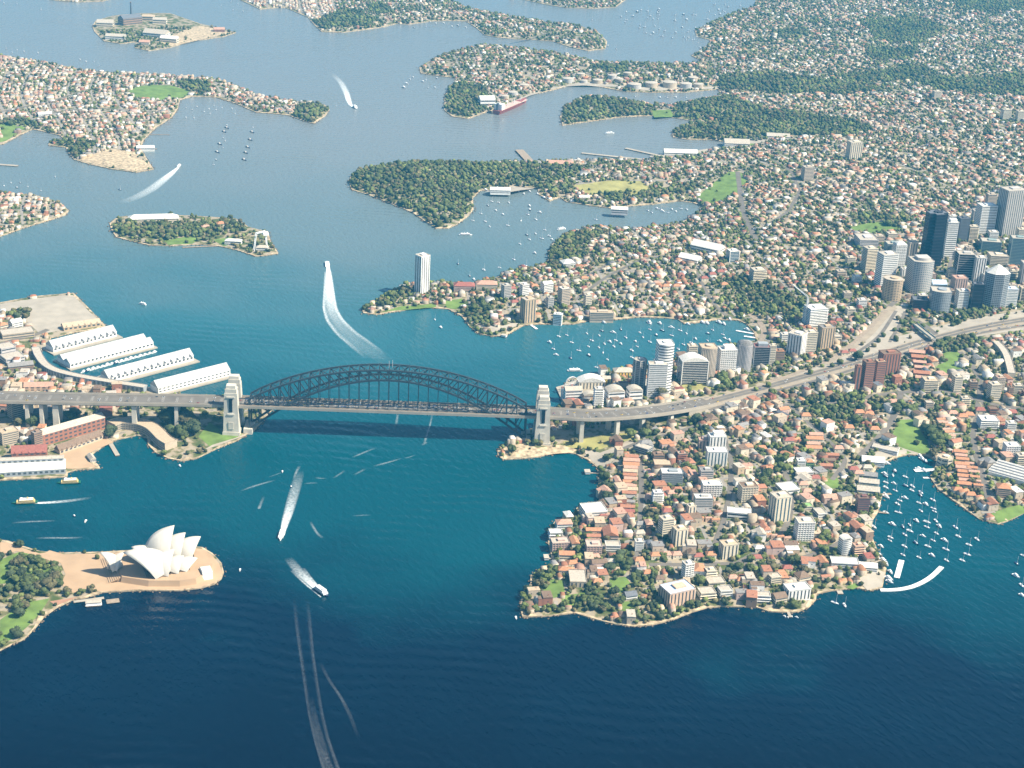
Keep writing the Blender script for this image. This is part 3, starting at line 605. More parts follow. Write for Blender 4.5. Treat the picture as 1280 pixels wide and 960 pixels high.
# near peninsula
B('large white flat roofed waterfront block on the left shore of the peninsula', 'apartment block', 741, 651, 36, 9, .9, 20, 'bands', 'white', 'white', short='large white waterfront block')
B('white shoreside flats with a red rear roof', 'apartment block', 704, 666, 22, 10, .7, 12, 'bands', 'white', 'salmon', top='hip', short='white shoreside flats')
B('white flats stepping down to the water left of the red rear roof', 'apartment block', 694, 675, 18, 8, .7, 12, 'balcony', 'white', 'white', short='white stepping flats')
B('pink brick flats standing in the water at the shore bend', 'apartment block', 699, 690, 25, 10, .7, 14, 'grid', 'pink', 'pale', short='pink shore bend flats')
B('cream house with an orange gable beside the small square jetty', 'house', 708, 700, 20, 6, .6, 4, 'bands', 'cream', 'orange', top='gable', short='orange gabled jetty house')
B('official stone mansion with pale roof and arcaded front above the point lawn', 'mansion', 721, 735, 24, 7, 1.5, 6, 'ribs', 'stone', 'pale', short='arcaded stone mansion')
B('pink terraced flats below the two red roofs', 'apartment block', 741, 696, 22, 12, .9, 10, 'grid', 'pink', 'pale', short='pink terraced flats')
B('square building with a big plain red roof behind the pink terraced flats', 'house', 762, 676, 21, 6, 1.2, 8, 'bands', 'pink', 'terracotta', top='gable', short='big plain red roof')
B('white villa with an orange wing right of the pink terraced flats', 'house', 765, 691, 20, 8, .7, 8, 'bands', 'white', 'pale', short='white villa with orange wing')
B('small white cottage block in the middle of the point', 'apartment block', 798, 690, 12, 12, .8, 12, 'bands', 'white', 'pale', short='small white point block')
B('white gothic house with dark gables above the garden lawn', 'mansion', 787, 751, 19, 5, .8, 25, 'bands', 'white', 'slate', top='gable', short='white gothic garden house')
B('broad brown brick block with a pale blue roof at the southern shore', 'apartment block', 844, 763, 46, 19, .7, 35, 'ribs', 'peach', 'blue', short='broad brown shore block')
B('slim white tower with black windows above the southern shore', 'apartment tower', 858, 728, 16, 21, .9, 30, 'grid', 'white', 'pale', 'glass_dark', short='slim white shore tower')
B('cream flats with pink balconies right of the slim white shore tower', 'apartment block', 887, 726, 16, 11, .8, 22, 'balcony', 'cream', 'pale', short='pink balcony flats')
B('cream ribbed apartment block in the centre of the peninsula road', 'apartment block', 909, 701, 25, 18, .7, 26, 'ribs', 'cream', 'tan', short='cream ribbed block')
B('white stepped villas on the southern shore right of the brown block', 'apartment block', 882, 752, 24, 9, .8, 22, 'balcony', 'cream', 'pale', short='white stepped shore villas')
B('pale villa with many terraces at the southern shore', 'apartment block', 905, 749, 20, 9, .8, 24, 'bands', 'white', 'pale', short='pale terraced shore villa')
B('pale flat roofed flats behind the white stepped villas', 'apartment block', 893, 736, 26, 6, .7, 22, 'bands', 'cream', 'pale', short='pale flats behind the villas')
B('white and pink shore flats beside the little pool', 'apartment block', 953, 755, 18, 9, .7, 10, 'balcony', 'white', 'pale', short='white and pink shore flats')
B('white angular modern house at the south eastern tip', 'house', 994, 753, 35, 13, .6, 28, 'ribs', 'white', 'white', short='white angular modern house')
B('grey gabled shore house left of the angular white house', 'house', 972, 757, 22, 8, .9, 34, 'bands', 'cream', 'brown', top='gable', short='grey gabled shore house')
B('pale shore flats behind the grey gabled house', 'apartment block', 967, 731, 18, 8, .8, 30, 'bands', 'cream', 'pale', short='pale flats behind the gable')
B('long grey house with orange wing behind the angular white house', 'house', 1001, 729, 22, 6, 1, 36, 'bands', 'cream', 'brown', top='hip', short='grey house with orange wing')
B('round topped white tower near the marina', 'apartment tower', 1054, 695, 17, 20, .8, 35, 'bands', 'white', 'white', shape='bow', top='vault', short='round topped marina tower')
B('peach flats with terraces beside the round topped tower', 'apartment block', 1071, 698, 16, 14, .8, 28, 'balcony', 'peach', 'salmon', short='peach marina flats')
B('low white yacht clubhouse above the boatyard', 'club', 1054, 713, 37, 7, .5, 12, 'bands', 'white', 'white', short='white yacht clubhouse')
B('white boatyard shed beside the clubhouse', 'shed', 1083, 715, 26, 5, .6, 10, 'bands', 'white', 'white', top='gable', short='white boatyard shed', fh=8)
B('grey cross windowed tower in the orange roofs near the marina', 'apartment tower', 1003, 678, 26, 23, .8, 20, 'grid', 'white', 'pale', short='grey cross windowed tower')
B('brown brick block beside the grey parking deck', 'apartment block', 822, 579, 16, 9, .9, 14, 'bands', 'brown', 'brown', short='brown brick block')
B('tan roofed low block below the brown brick block', 'apartment block', 827, 588, 24, 6, .8, 10, 'bands', 'brown', 'tan', short='tan roofed low block')
B('red brick flats with white balconies near the poplar trees', 'apartment block', 851, 579, 13, 11, .8, 20, 'balcony', 'brick', 'pale', short='red brick balcony flats')
B('pink windowless block left of the tall white grey slab', 'apartment block', 878, 565, 14, 14, .8, 12, 'ribs', 'pink', 'salmon', short='pink windowless block')
B('tall white and grey slab tower on the peninsula hill', 'apartment tower', 894, 568, 24, 21, .6, 18, 'ribs', 'white', 'white', top='step', short='tall white grey slab')
B('white framed block with teal window stripes below the tall slab', 'apartment tower', 894, 584, 28, 18, .6, 12, 'ribs', 'white', 'white', 'glass_blue', short='teal striped white block')
B('wide office block with white roof and blue grey front', 'apartment block', 838, 608, 29, 15, .6, 10, 'bands', 'bluegrey', 'white', short='wide white roofed block')
B('brown grey tower left of the white framed grid block', 'apartment tower', 881, 607, 19, 17, .8, 15, 'bands', 'grey', 'grey', short='brown grey tower')
B('white framed block with dark window grid on the hill', 'apartment block', 888, 623, 27, 15, .6, 14, 'grid', 'white', 'white', 'glass_dark', short='white framed grid block')
B('grey slab tower with a white roof edge in the peninsula centre', 'apartment tower', 877, 643, 25, 19, .6, 14, 'bands', 'grey', 'white', short='grey slab with white edge')
B('narrow grey tower with a cream sunlit side', 'apartment tower', 862, 653, 13, 19, .9, 28, 'ribs', 'cream', 'pale', short='narrow grey cream tower')
B('small white block with balconies left of the red hip roofs', 'apartment block', 821, 631, 14, 14, .8, 14, 'balcony', 'white', 'white', short='small white balcony block')
B('cream tower with dark left side in the middle of the orange roofs', 'apartment tower', 831, 673, 20, 22, .8, 30, 'bands', 'cream', 'pale', short='cream middle tower')
B('beige tower right of the cream middle tower', 'apartment tower', 848, 684, 21, 20, .8, 30, 'ribs', 'cream', 'tan', short='beige middle tower')
B('long flat white roofed hall with dark glass front', 'school', 923, 650, 31, 8, .5, 4, 'bands', 'white', 'white', 'glass_dark', short='flat white roofed hall', fh=8)
B('cream apartment block with window grid left of the teal tower', 'apartment block', 933, 630, 26, 19, .8, 22, 'grid', 'cream', 'brown', short='cream grid block')
B('tall teal and cream tower in the centre of the peninsula', 'apartment tower', 972, 655, 28, 31, .8, 32, 'ribs', 'cream', 'pale', 'glass_blue', short='tall teal cream tower')
B('school building with angular white roof behind the teal tower', 'school', 983, 621, 31, 7, .9, 30, 'bands', 'white', 'white', short='angular white roofed school', fh=6)
B('white school wing with a broad pale roof', 'school', 1003, 598, 26, 6, .7, 24, 'bands', 'white', 'white', short='broad pale school wing', fh=6)
B('school hall with a bright green roof', 'school', 1008, 639, 15, 5, .9, 24, 'bands', 'cream', 'green', short='green roofed school hall', fh=6)
B('long white school roof running down to the right', 'school', 1024, 648, 18, 5, 1.4, 28, 'bands', 'white', 'pale', short='long white school roof', fh=6)
B('white cube house on the eastern slope', 'apartment block', 1000, 586, 13, 9, .9, 18, 'bands', 'white', 'white', short='white cube house')
B('green walled house with an orange roof beside the white cube', 'house', 1011, 586, 11, 8, .9, 18, 'bands', 'green', 'orange', top='hip', short='green walled house')
B('maroon apartment tower by the marina shore', 'apartment tower', 1076, 643, 18, 19, .8, 20, 'bands', 'maroon', 'brown', short='maroon marina tower')
B('dark blue parking deck with a pale roof beside the sand works', 'office block', 804, 569, 23, 7, .7, -28, 'bands', 'bluegrey', 'pale', 'glass_dark', short='pale roofed parking deck')
B('grey marina boat shed nearest the bay head', 'shed', 1084, 600, 24, 5, .5, 6, 'bands', 'grey', 'grey', top='gable', short='grey marina shed', fh=8)
B('pale marina boat shed in the middle of the three sheds', 'shed', 1085, 609, 26, 5, .5, 6, 'bands', 'white', 'pale', top='gable', short='pale marina shed', fh=8)
B('wide white marina shed closest to the jetties', 'shed', 1084, 620, 29, 6, .5, 6, 'bands', 'white', 'pale', top='gable', short='wide white marina shed', fh=8)
B('white boat building shed at the bay head', 'shed', 1090, 582, 30, 4, .6, 8, 'bands', 'white', 'white', top='gable', short='bay head boat shed', fh=8)
B('long pale workshop along the bay head beside the lawn', 'shed', 1106, 567, 34, 4, .4, -10, 'bands', 'white', 'pale', short='long pale workshop', fh=8)
B('eight sided pale clubhouse at the head of the yacht bay', 'club', 1180, 583, 19, 9, .9, 0, 'bands', 'cream', 'cream' if 'cream' in ROOFC else 'tan', shape='oct', short='eight sided clubhouse', fh=8)
B('large white flats at the right of the palm lawn', 'apartment block', 1233, 538, 27, 11, .8, 20, 'balcony', 'white', 'white', short='large white flats by the lawn')
B('white stepped apartment cluster at the right edge above the striped roofs', 'apartment block', 1262, 573, 22, 14, .8, 24, 'grid', 'white', 'white', short='white stepped cluster')
B('cream flats in front of the white stepped cluster', 'apartment block', 1276, 583, 18, 12, .8, 24, 'balcony', 'cream', 'pale', short='cream flats by the cluster')
B('orange and grey striped flats on the eastern point', 'apartment block', 1252, 623, 20, 12, .9, 12, 'bands', 'peach', 'orange', top='hip', short='orange striped point flats')

# striped sawtooth hall
def sawtooth(label, a, b, dep_m, h, n_, short):
    p0 = G(*a); p1 = G(*b); v = p1[:2]-p0[:2]; L = np.hypot(*v); th = math.atan2(v[1], v[0]); c = (p0[:2]+p1[:2])/2; nrm = np.array([-v[1], v[0]])/L
    c = c+nrm*dep_m/2; t = thing('sawtooth_hall', label, 'hall', (c[0], c[1], p0[2]-.5), th); occ_rect(c[0], c[1], L, dep_m, th)
    MB().box(0, 0, -3, L, dep_m, h+3).obj('wall', ['wall_white'], t)
    s_ = dep_m/n_
    for k in range(n_):
        y = -dep_m/2+k*s_; a_ = L/2+.5
        MB().add([(-a_, y, h), (a_, y, h), (a_, y+s_*.55, h+4), (-a_, y+s_*.55, h+4), (a_, y+s_*.98, h+.2), (-a_, y+s_*.98, h+.2)], [(0, 1, 2, 3), (3, 2, 4, 5), (1, 4, 2), (0, 3, 5)]).obj('roof', ['roof_white' if k % 1 == 0 else 'roof_slate'], t)
        z0_, z1_ = h+4*.08/.55+.06, h+4*.30/.55+.06
        MB().add([(-a_+1, y+s_*.08, z0_), (a_-1, y+s_*.08, z0_), (a_-1, y+s_*.30, z1_), (-a_+1, y+s_*.30, z1_)], [(0, 1, 2, 3)]).obj('skylight', ['roof_slate'], t)
        MB().add([(-a_, y+s_*.57, h+3.9), (a_, y+s_*.57, h+3.9), (a_, y+s_*1.0, h+.3), (-a_, y+s_*1.0, h+.3)], [(0, 1, 2, 3)]).obj('skylight', ['glass_dark'], t)
    LANDMARKS.append((short, (a[0]+b[0])/2, (a[1]+b[1])/2)); return t
sawtooth('long hall with black and white striped sawtooth roof at the right edge', (1234, 593), (1292, 613), 62, 7, 5, 'striped sawtooth hall')

# ------------------------------------------------------------------ long oriented buildings (wharf sheds, warehouses)
def longhall(label, cat, name, a, b, dep_m, h, wall='white', roof='white', hr=.22, apron=None, gables=0, bandsn=1, short=None, ridges=1, deckz=None):
    p0 = G(*a) if deckz is None else np.array([*P(*a, deckz), deckz]); p1 = G(*b) if deckz is None else np.array([*P(*b, deckz), deckz])
    v = p1[:2]-p0[:2]; L = np.hypot(*v); th = math.atan2(v[1], v[0]); nrm = np.array([-v[1], v[0]])/L; c = (p0[:2]+p1[:2])/2+nrm*dep_m/2
    t = thing(name, label, cat, (c[0], c[1], (p0[2]+p1[2])/2), th); occ_rect(c[0], c[1], L, dep_m+6, th)
    MB().box(0, 0, -1, L, dep_m, h+1).obj('wall', ['wall_'+wall], t)
    for k in range(bandsn):
        n_ = max(3, int(L/9)); zz = h*(k+.35)/max(1, bandsn)
        mb = MB()
        for sgn in (-1, 1):
            for i in range(n_): mb.box(-L/2+(i+.5)*L/n_, sgn*(dep_m/2+.05), zz, L/n_*.55, .3, h/bandsn*.42)
        mb.obj('glazing', ['glass'], t)
    for k in range(ridges):
        y = (-dep_m/2+dep_m*(k+.5)/ridges); roof_mb(L+1.5, dep_m/ridges+.6, dep_m/ridges*hr*2, 'gable').obj('roof', ['roof_'+roof], t, (0, y, h))
    if gables:
        for i in range(gables):
            x = -L/2+(i+.5)*L/gables; gw = L/gables*.5
            MB().add([(x-gw/2, -dep_m/2-.6, h-1), (x+gw/2, -dep_m/2-.6, h-1), (x, -dep_m/2-.6, h+gw*.45), (x, -dep_m/2+dep_m*.28, h+gw*.45), (x-gw/2, -dep_m/2+dep_m*.1, h-.2), (x+gw/2, -dep_m/2+dep_m*.1, h-.2)], [(0, 1, 2), (1, 5, 3, 2), (2, 3, 4, 0)]).obj('dormer', ['roof_'+('slate' if roof == 'zinc' else roof)], t)
    if apron:
        MB().box(0, -dep_m*.5-apron/2+ (dep_m+apron)/2, -1.6-1.2, L+apron*1.2, dep_m+apron*2, 2.2).obj('wharf_deck', ['concrete'], t)
    LANDMARKS.append((short or label, (a[0]+b[0])/2, (a[1]+b[1])/2-4)); return t
longhall('finger wharf shed with white roof and row of dark dormers, farthest from the bridge', 'wharf shed', 'wharf_shed', (67, 440), (146, 420), 30, 9, 'white', 'zinc', .2, 12, 10, 1, 'farthest finger wharf', 1, 3)
longhall('wide double finger wharf with two white roof ridges and marina berths', 'wharf shed', 'wharf_shed', (88, 460), (192, 433), 50, 9, 'white', 'zinc', .17, 8, 0, 1, 'double finger wharf', 2, 3)
longhall('finger wharf shed with pale roof and row of grey gables, second from the bridge', 'wharf shed', 'wharf_shed', (136, 478), (242, 450), 30, 10, 'white', 'zinc', .2, 12, 13, 1, 'second finger wharf', 1, 3)
longhall('finger wharf shed with a long white roof, nearest the bridge pylons', 'wharf shed', 'wharf_shed', (198, 492), (288, 469), 30, 11, 'white', 'zinc', .2, 10, 0, 2, 'nearest finger wharf', 1, 3)
longhall('long brick warehouse with pale sawtooth roof under the viaduct', 'warehouse', 'warehouse', (50, 559), (132, 536), 24, 22, 'brick', 'pale', .15, None, 0, 3, 'long brick warehouse')
longhall('row of low stone stores with many small gables beside the quay', 'warehouse', 'warehouse', (75, 568), (129, 549), 16, 7, 'stone', 'brown', .3, None, 9, 1, 'gabled stone stores')
longhall('red brick bond store with sharp gables behind the ferry terminal', 'warehouse', 'warehouse', (15, 577), (59, 575), 22, 15, 'brick', 'red', .25, None, 5, 3, 'gabled brick bond store')
longhall('long white passenger terminal with a flat stepped roof at the left edge', 'terminal', 'ferry_terminal', (-20, 598), (82, 592), 42, 9, 'bluegrey', 'white', .04, 6, 0, 1, 'white passenger terminal')
longhall('upper terrace roof building behind the white passenger terminal', 'terminal', 'ferry_terminal', (-20, 586), (80, 582), 14, 14, 'bluegrey', 'pale', .05, None, 0, 2, 'upper terminal building')
longhall('small white quay shed on the red paved wharf', 'shed', 'boat_shed', (113, 578), (120, 577), 22, 5, 'grey', 'pale', .1, None, 0, 1, 'small quay shed')
longhall('long cream stone building on the forecourt behind the viaduct', 'warehouse', 'warehouse', (30, 489), (66, 489), 18, 9, 'peach', 'salmon', .2, None, 0, 2, 'cream stone building')
longhall('orange brown sheds on the edge of the empty container pad', 'shed', 'boat_shed', (80, 414), (126, 408), 22, 8, 'tan', 'tan', .15, None, 6, 1, 'orange pad sheds')
B('brown stone block at the left edge below the viaduct', 'office block', 11, 557, 26, 15, .8, 20, 'bands', 'stone', 'tan', short='brown stone edge block')
B('tall stone block beside the viaduct arches', 'apartment block', 20, 525, 20, 20, .8, 25, 'bands', 'stone', 'pale', short='tall stone block')
B('row of grey chimneyed terraces under the viaduct', 'apartment block', 48, 524, 34, 8, .4, 2, 'bands', 'brown', 'slate', top='gable', short='grey chimneyed terraces')
B('pale stone lodge left of the long brick warehouse', 'house', 32, 549, 16, 7, 1, 30, 'bands', 'stone', 'pale', top='hip', short='pale stone lodge')
B('dark end tower of the long brick warehouse', 'office block', 47, 561, 14, 19, .7, 30, 'bands', 'brown', 'grey', short='dark warehouse end tower')
B('white gabled house beside the dark pad trees', 'house', 20, 411, 18, 7, .8, 26, 'bands', 'white', 'white', top='gable', short='white gabled pad house')
B('orange roofed pub at the left edge by the pad', 'house', 4, 414, 13, 7, .8, 26, 'bands', 'cream', 'orange', top='hip', short='orange roofed pub')
B('long pale goods shed left of the curving wharf road', 'warehouse', 22, 424, 42, 6, .5, 10, 'bands', 'stone', 'pale', short='long pale goods shed', fh=8)
B('pale lilac warehouse roof at the left edge', 'warehouse', 8, 444, 24, 8, .9, 22, 'bands', 'lilac', 'pale', short='pale lilac warehouse', fh=6)
B('pale lower warehouse beside the lilac one', 'warehouse', 16, 456, 30, 7, .8, 22, 'bands', 'lilac', 'pale', short='pale lower warehouse', fh=6)
B('brown terrace row left of the curving wharf wall', 'apartment block', 26, 464, 32, 6, .4, 8, 'bands', 'brown', 'grey', top='gable', short='brown wharf terraces')
# curving hotel on the quay
def curved_block(label, name, cat, path, wid, h, wall, roof, short):
    g = Gv(path); o = g[0].copy(); q = [g[0]]
    for a, b in zip(g[:-1], g[1:]):
        for k in range(1, 7): q.append(a+(b-a)*k/6)
    q = smooth(np.array(q), 6); t_ = np.gradient(q[:, :2], axis=0); t_ /= np.linalg.norm(t_, axis=1)[:, None]; nr = np.column_stack([-t_[:, 1], t_[:, 0]])
    c = q[:, :2].mean(0); z0 = q[:, 2].mean(); th = thing(name, label, cat, (c[0], c[1], z0)); L_ = q[:, :2]+nr*wid/2-c; R_ = q[:, :2]-nr*wid/2-c
    for p in q: occ_add(p[0], p[1], wid*.7)
    loop = list(map(tuple, L_))+list(map(tuple, R_[::-1]))
    n = len(q)
    MB().prism(loop, -3, h, cap=False).obj('wall', ['wall_'+wall], th)
    vs = [(*p, h) for p in L_*1.0]+[(*p, h) for p in R_]; rm = MB(); rm.add(vs, [(i, i+1, n+i+1, n+i) for i in range(n-1)]); 
    o = rm.obj('roof', ['roof_'+roof], th, (0, 0, .3))
    me = MB()
    for side in (L_, R_):
        for i in range(n-1):
            a, b = Vector(side[i]), Vector(side[i+1]); e = (b-a); cc = (a+b)/2; me.box(cc.x, cc.y, 0, e.length*.55, .5, h*.2, math.atan2(e.y, e.x))
    mm = me.mesh('window_band', ['glass'])
    for k in range(3): inst('window_band', mm, th, (0, 0, h*(.12+.3*k)))
    ring(loop, h, h+1.5, .3).obj('parapet', ['wall_'+wall], th)
    LANDMARKS.append((short, path[len(path)//2][0], path[len(path)//2][1])); return th
curved_block('curving stone hotel following the quay, its rounded end towards the bridge pylon', 'quay_hotel', 'hotel', pts('139,537 150,533 164,534 178,536 190,541 198,548 205,556 214,561'), 26, 13, 'stone', 'tan', 'curving quay hotel')
curved_block('long curving wharf building with dark lower wall joining the finger wharves', 'wharf_building', 'wharf building', pts('45,440 48,449 55,460 67,468 90,474 118,479 150,484 182,489'), 17, 10, 'bluegrey', 'pale', 'curving wharf building')
curved_block('long white terrace row curving down the right hill', 'terrace_row', 'apartment block', pts('1244,432 1252,440 1258,450 1261,460 1264,472'), 16, 10, 'cream', 'pale', 'white curving terrace')

# further mid-rise blocks between the towers
MIDRISE = []
for px, py, w_, h_, wa, st_ in ((1062, 332, 13, 9, 'cream', 'bands'), (1050, 348, 14, 8, 'beige', 'balcony'), (1070, 356, 13, 9, 'white', 'bands'), (1130, 347, 12, 10, 'white', 'ribs'), (1098, 304, 14, 8, 'beige', 'bands'), (1114, 300, 15, 7, 'cream', 'bands'), (1152, 345, 12, 9, 'grey', 'bands'), (1196, 326, 14, 12, 'white', 'bands'),
    (1210, 320, 12, 10, 'beige', 'ribs'), (1188, 348, 12, 10, 'cream', 'bands'), (1232, 356, 14, 12, 'white', 'grid'), (1254, 352, 13, 14, 'grey', 'bands'), (1264, 350, 12, 10, 'cream', 'balcony'), (1186, 376, 12, 12, 'brown', 'bands'), (1152, 378, 13, 8, 'white', 'bands'), (1163, 350, 12, 7, 'pink', 'bands'), (1205, 286, 13, 10, 'cream', 'bands'),
    (1190, 280, 12, 9, 'white', 'bands'), (1219, 276, 12, 12, 'grey', 'ribs'), (1274, 262, 13, 12, 'beige', 'bands'), (1212, 338, 13, 9, 'tan', 'bands'), (1012, 428, 12, 10, 'cream', 'balcony'), (1038, 414, 12, 8, 'brick', 'bands'), (1062, 396, 13, 9, 'cream', 'bands'), (1076, 386, 13, 10, 'white', 'bands'), (1058, 376, 13, 9, 'beige', 'bands'),
    (980, 428, 13, 9, 'white', 'bands'), (1000, 436, 12, 8, 'brown', 'bands'), (1046, 428, 11, 7, 'cream', 'bands'), (836, 492, 12, 9, 'cream', 'bands'), (905, 470, 11, 8, 'white', 'bands'), (1240, 300, 14, 9, 'white', 'bands'), (1226, 310, 13, 8, 'brown', 'bands'), (1276, 300, 14, 12, 'cream', 'bands'), (1140, 310, 13, 9, 'cream', 'bands'), (1264, 366, 13, 9, 'beige', 'bands'),
    (1205, 508, 13, 9, 'cream', 'balcony'), (1262, 540, 14, 10, 'white', 'bands'), (1240, 520, 14, 8, 'brick', 'bands'), (1215, 488, 12, 10, 'brown', 'bands'), (1270, 495, 14, 12, 'cream', 'bands'), (1160, 512, 12, 8, 'beige', 'bands')):
    n_ = len(LANDMARKS); t = B('x', 'office block' if py < 400 else 'apartment block', px, py, w_, h_, .85, 22, st_, wa, 'pale' if wa != 'brick' else 'brown'); del LANDMARKS[n_:]; MIDRISE.append((t, wa+(' mid rise office' if py < 400 else ' mid rise flats'), px, py-h_/2)); t['group'] = 'mid rise blocks among the towers'
# ------------------------------------------------------------------ the arch bridge
S_E = np.array(P(290, 541, 3)); N_E = np.array(P(677, 554, 4))
ax = (N_E-S_E); LP = np.hypot(*ax); ax /= LP; wv_ = np.array([-ax[1], ax[0]])       # wv_ points west, away from the camera
HALF = 23.0                                                                       # pylon offset from the centre line
mid = (S_E+N_E)/2+wv_*HALF; BTH = math.atan2(ax[1], ax[0])
DECK = 57.0; SPAN = LP-62
def bl(x, y): return mid+ax*x+wv_*y
br = thing('arch_bridge', 'grey steel arch bridge spanning the harbour between two pairs of stone pylons', 'bridge', (mid[0], mid[1], 0), BTH)
LANDMARKS.append(('arch bridge', 478, 490))
NP = 28; xs = [-SPAN/2+SPAN*i/NP for i in range(NP+1)]
def low(x): u = 2*x/SPAN; return 8+(116-8)*(1-u*u)
def top(x):
    u = abs(2*x/SPAN); return 68+(135-68)*(1-u**2)**.92 if u < 1 else 68
TY = 15.0
for sgn in (-1, 1):
    y = sgn*TY
    m1 = MB(); m2 = MB(); m3 = MB()
    for i in range(NP):
        m1.bar((xs[i], y, top(xs[i])), (xs[i+1], y, top(xs[i+1])), 2.8, 3.2); m2.bar((xs[i], y, low(xs[i])), (xs[i+1], y, low(xs[i+1])), 3.0, 3.6)
        a, b = (i, i+1) if i < NP/2 else (i+1, i)
        m3.bar((xs[a], y, top(xs[a])), (xs[b], y, low(xs[b])), 1.7)
    for i in range(NP+1): m3.bar((xs[i], y, low(xs[i])), (xs[i], y, top(xs[i])), 1.9 if 0 < i < NP else 3)
    m1.obj('upper_chord', ['steel'], br); m2.obj('lower_chord', ['steel'], br); m3.obj('web_bracing', ['steel'], br)
    for i in range(1, NP):
        z = low(xs[i])
        if abs(z-DECK) > 3:
            MB().bar((xs[i], y, min(z, DECK-2)), (xs[i], y, max(z, DECK-2)), 1.1).obj('hanger', ['steel'], br)
lb = MB(); lb2 = MB()
for i in range(NP):
    for (fn, q, lim) in ((top, lb, 0), (low, lb2, DECK+9)):
        za, zb = fn(xs[i]), fn(xs[i+1])
        if za < lim or zb < lim: continue
        q.bar((xs[i], -TY, za), (xs[i+1], TY, zb), .9); q.bar((xs[i], TY, za), (xs[i+1], -TY, zb), .9); q.bar((xs[i], -TY, za), (xs[i], TY, za), 1.1)
lb.obj('top_lateral_bracing', ['steel'], br); lb2.obj('bottom_lateral_bracing', ['steel'], br)
DW = 49.0; DX = LP/2-6
dk = MB().box(0, 0, DECK-1.6, 2*DX, DW, 1.6); 
dko = dk.obj('deck', ['asphalt'], br)
g = MB()
for i in range(NP+1): g.box(xs[i], 0, DECK-5.2, 1.6, DW-1, 3.5)
for y in (-TY, TY, -5, 5): g.box(0, y, DECK-4.4, 2*DX, 1.2, 2.7)
g.obj('deck_girders', ['steel'], br)
for y in (-DW/2, DW/2): MB().box(0, y, DECK-3.2, 2*DX, .8, 5.2).obj('railing', ['concrete'], br)
for y in (-12.5, 12.5): MB().box(0, y, DECK+.05, 2*DX, 1.2, 1.2).obj('barrier', ['steel'], br)
mk = MB()
for y in (-9, -6, -3, 0, 3, 6, 9):
    k = -DX
    while k < DX: mk.box(k, y, DECK+.004, 5, .35, .02); k += 14
mk.obj('lane_markings', ['lane_paint'], br)
for y in (-19.5, -17.5, 19.5, 17.5): MB().box(0, y, DECK+.02, 2*DX, .5, .5).obj('rail_track', ['timber'], br)
fl = MB()
fl.bar((0, -2, 135), (0, -2, 149), .7); fl.bar((6, 2, 135), (6, 2, 149), .7); fl.obj('flagpole', ['alu'], br)
for sgn in (-1, 1): MB().box(sgn*(SPAN/2+2), 0, -2, 16, 44, 13).obj('bearing_abutment', ['granite'], br)
# pylons
def pylon(label, sx, sy, base_px):
    c = bl(sx*LP/2, sy*HALF); t = thing('bridge_pylon', label, 'bridge pylon', (c[0], c[1], 1.5), BTH, 'stone pylons of the arch bridge')
    gx, gy, z0, HP = 25.0, 19.0, 0, 98
    MB().box(0, 0, -4, gx*1.3, gy*1.35, 12, 0, .97).obj('plinth', ['granite'], t)
    MB().box(0, 0, 8, gx*1.16, gy*1.2, HP-22, 0, .80).obj('shaft', ['granite'], t)
    MB().box(0, 0, HP-14, gx*.86, gy*.86, 8, 0, .97).obj('upper_stage', ['granite'], t)
    MB().box(0, 0, HP-6, gx*.72, gy*.72, 6, 0, .92).obj('cap', ['granite'], t)
    for s_ in (-1, 1):
        MB().box(0, s_*gy*.545, 48, gx*.24, 1.2, 26).obj('arched_window', ['glass_dark'], t)
        MB().box(0, s_*gy*.53, 75.5, gx*.6, 1.6, 2.4).obj('cornice', ['granite'], t)
        MB().box(0, s_*gy*.57, 42, gx*.5, 2.4, 2.4).obj('balcony', ['granite'], t)
        MB().box(0, s_*gy*.62, 14, gx*.36, 1.2, 14).obj('doorway', ['granite'], t)
    occ_add(c[0], c[1], 22); return t
for sx, sy, lb_ in ((-1, -1, 'left stone bridge pylon on the near side, by the grassy quay'), (1, -1, 'right stone bridge pylon on the near side, above the rocky point'), (-1, 1, 'left stone bridge pylon on the far side, beside the white wharf shed'), (1, 1, 'right stone bridge pylon on the far side, behind its near twin')):
    pylon(lb_, sx, sy, None)
# abutment towers below the deck between pylons
for sx in (-1, 1):
    c = bl(sx*LP/2, 0); t = thing('bridge_abutment', 'stone abutment wall between the %s pair of bridge pylons' % ('left' if sx < 0 else 'right'), 'abutment', (c[0], c[1], 0), BTH)
    MB().box(0, 0, -3, 19, 2*HALF-20, DECK-3).obj('wall', ['granite'], t)
    MB().box(0, 0, DECK-1.5, 14, 2*HALF-18, 1.5).obj('roadway', ['asphalt'], t)
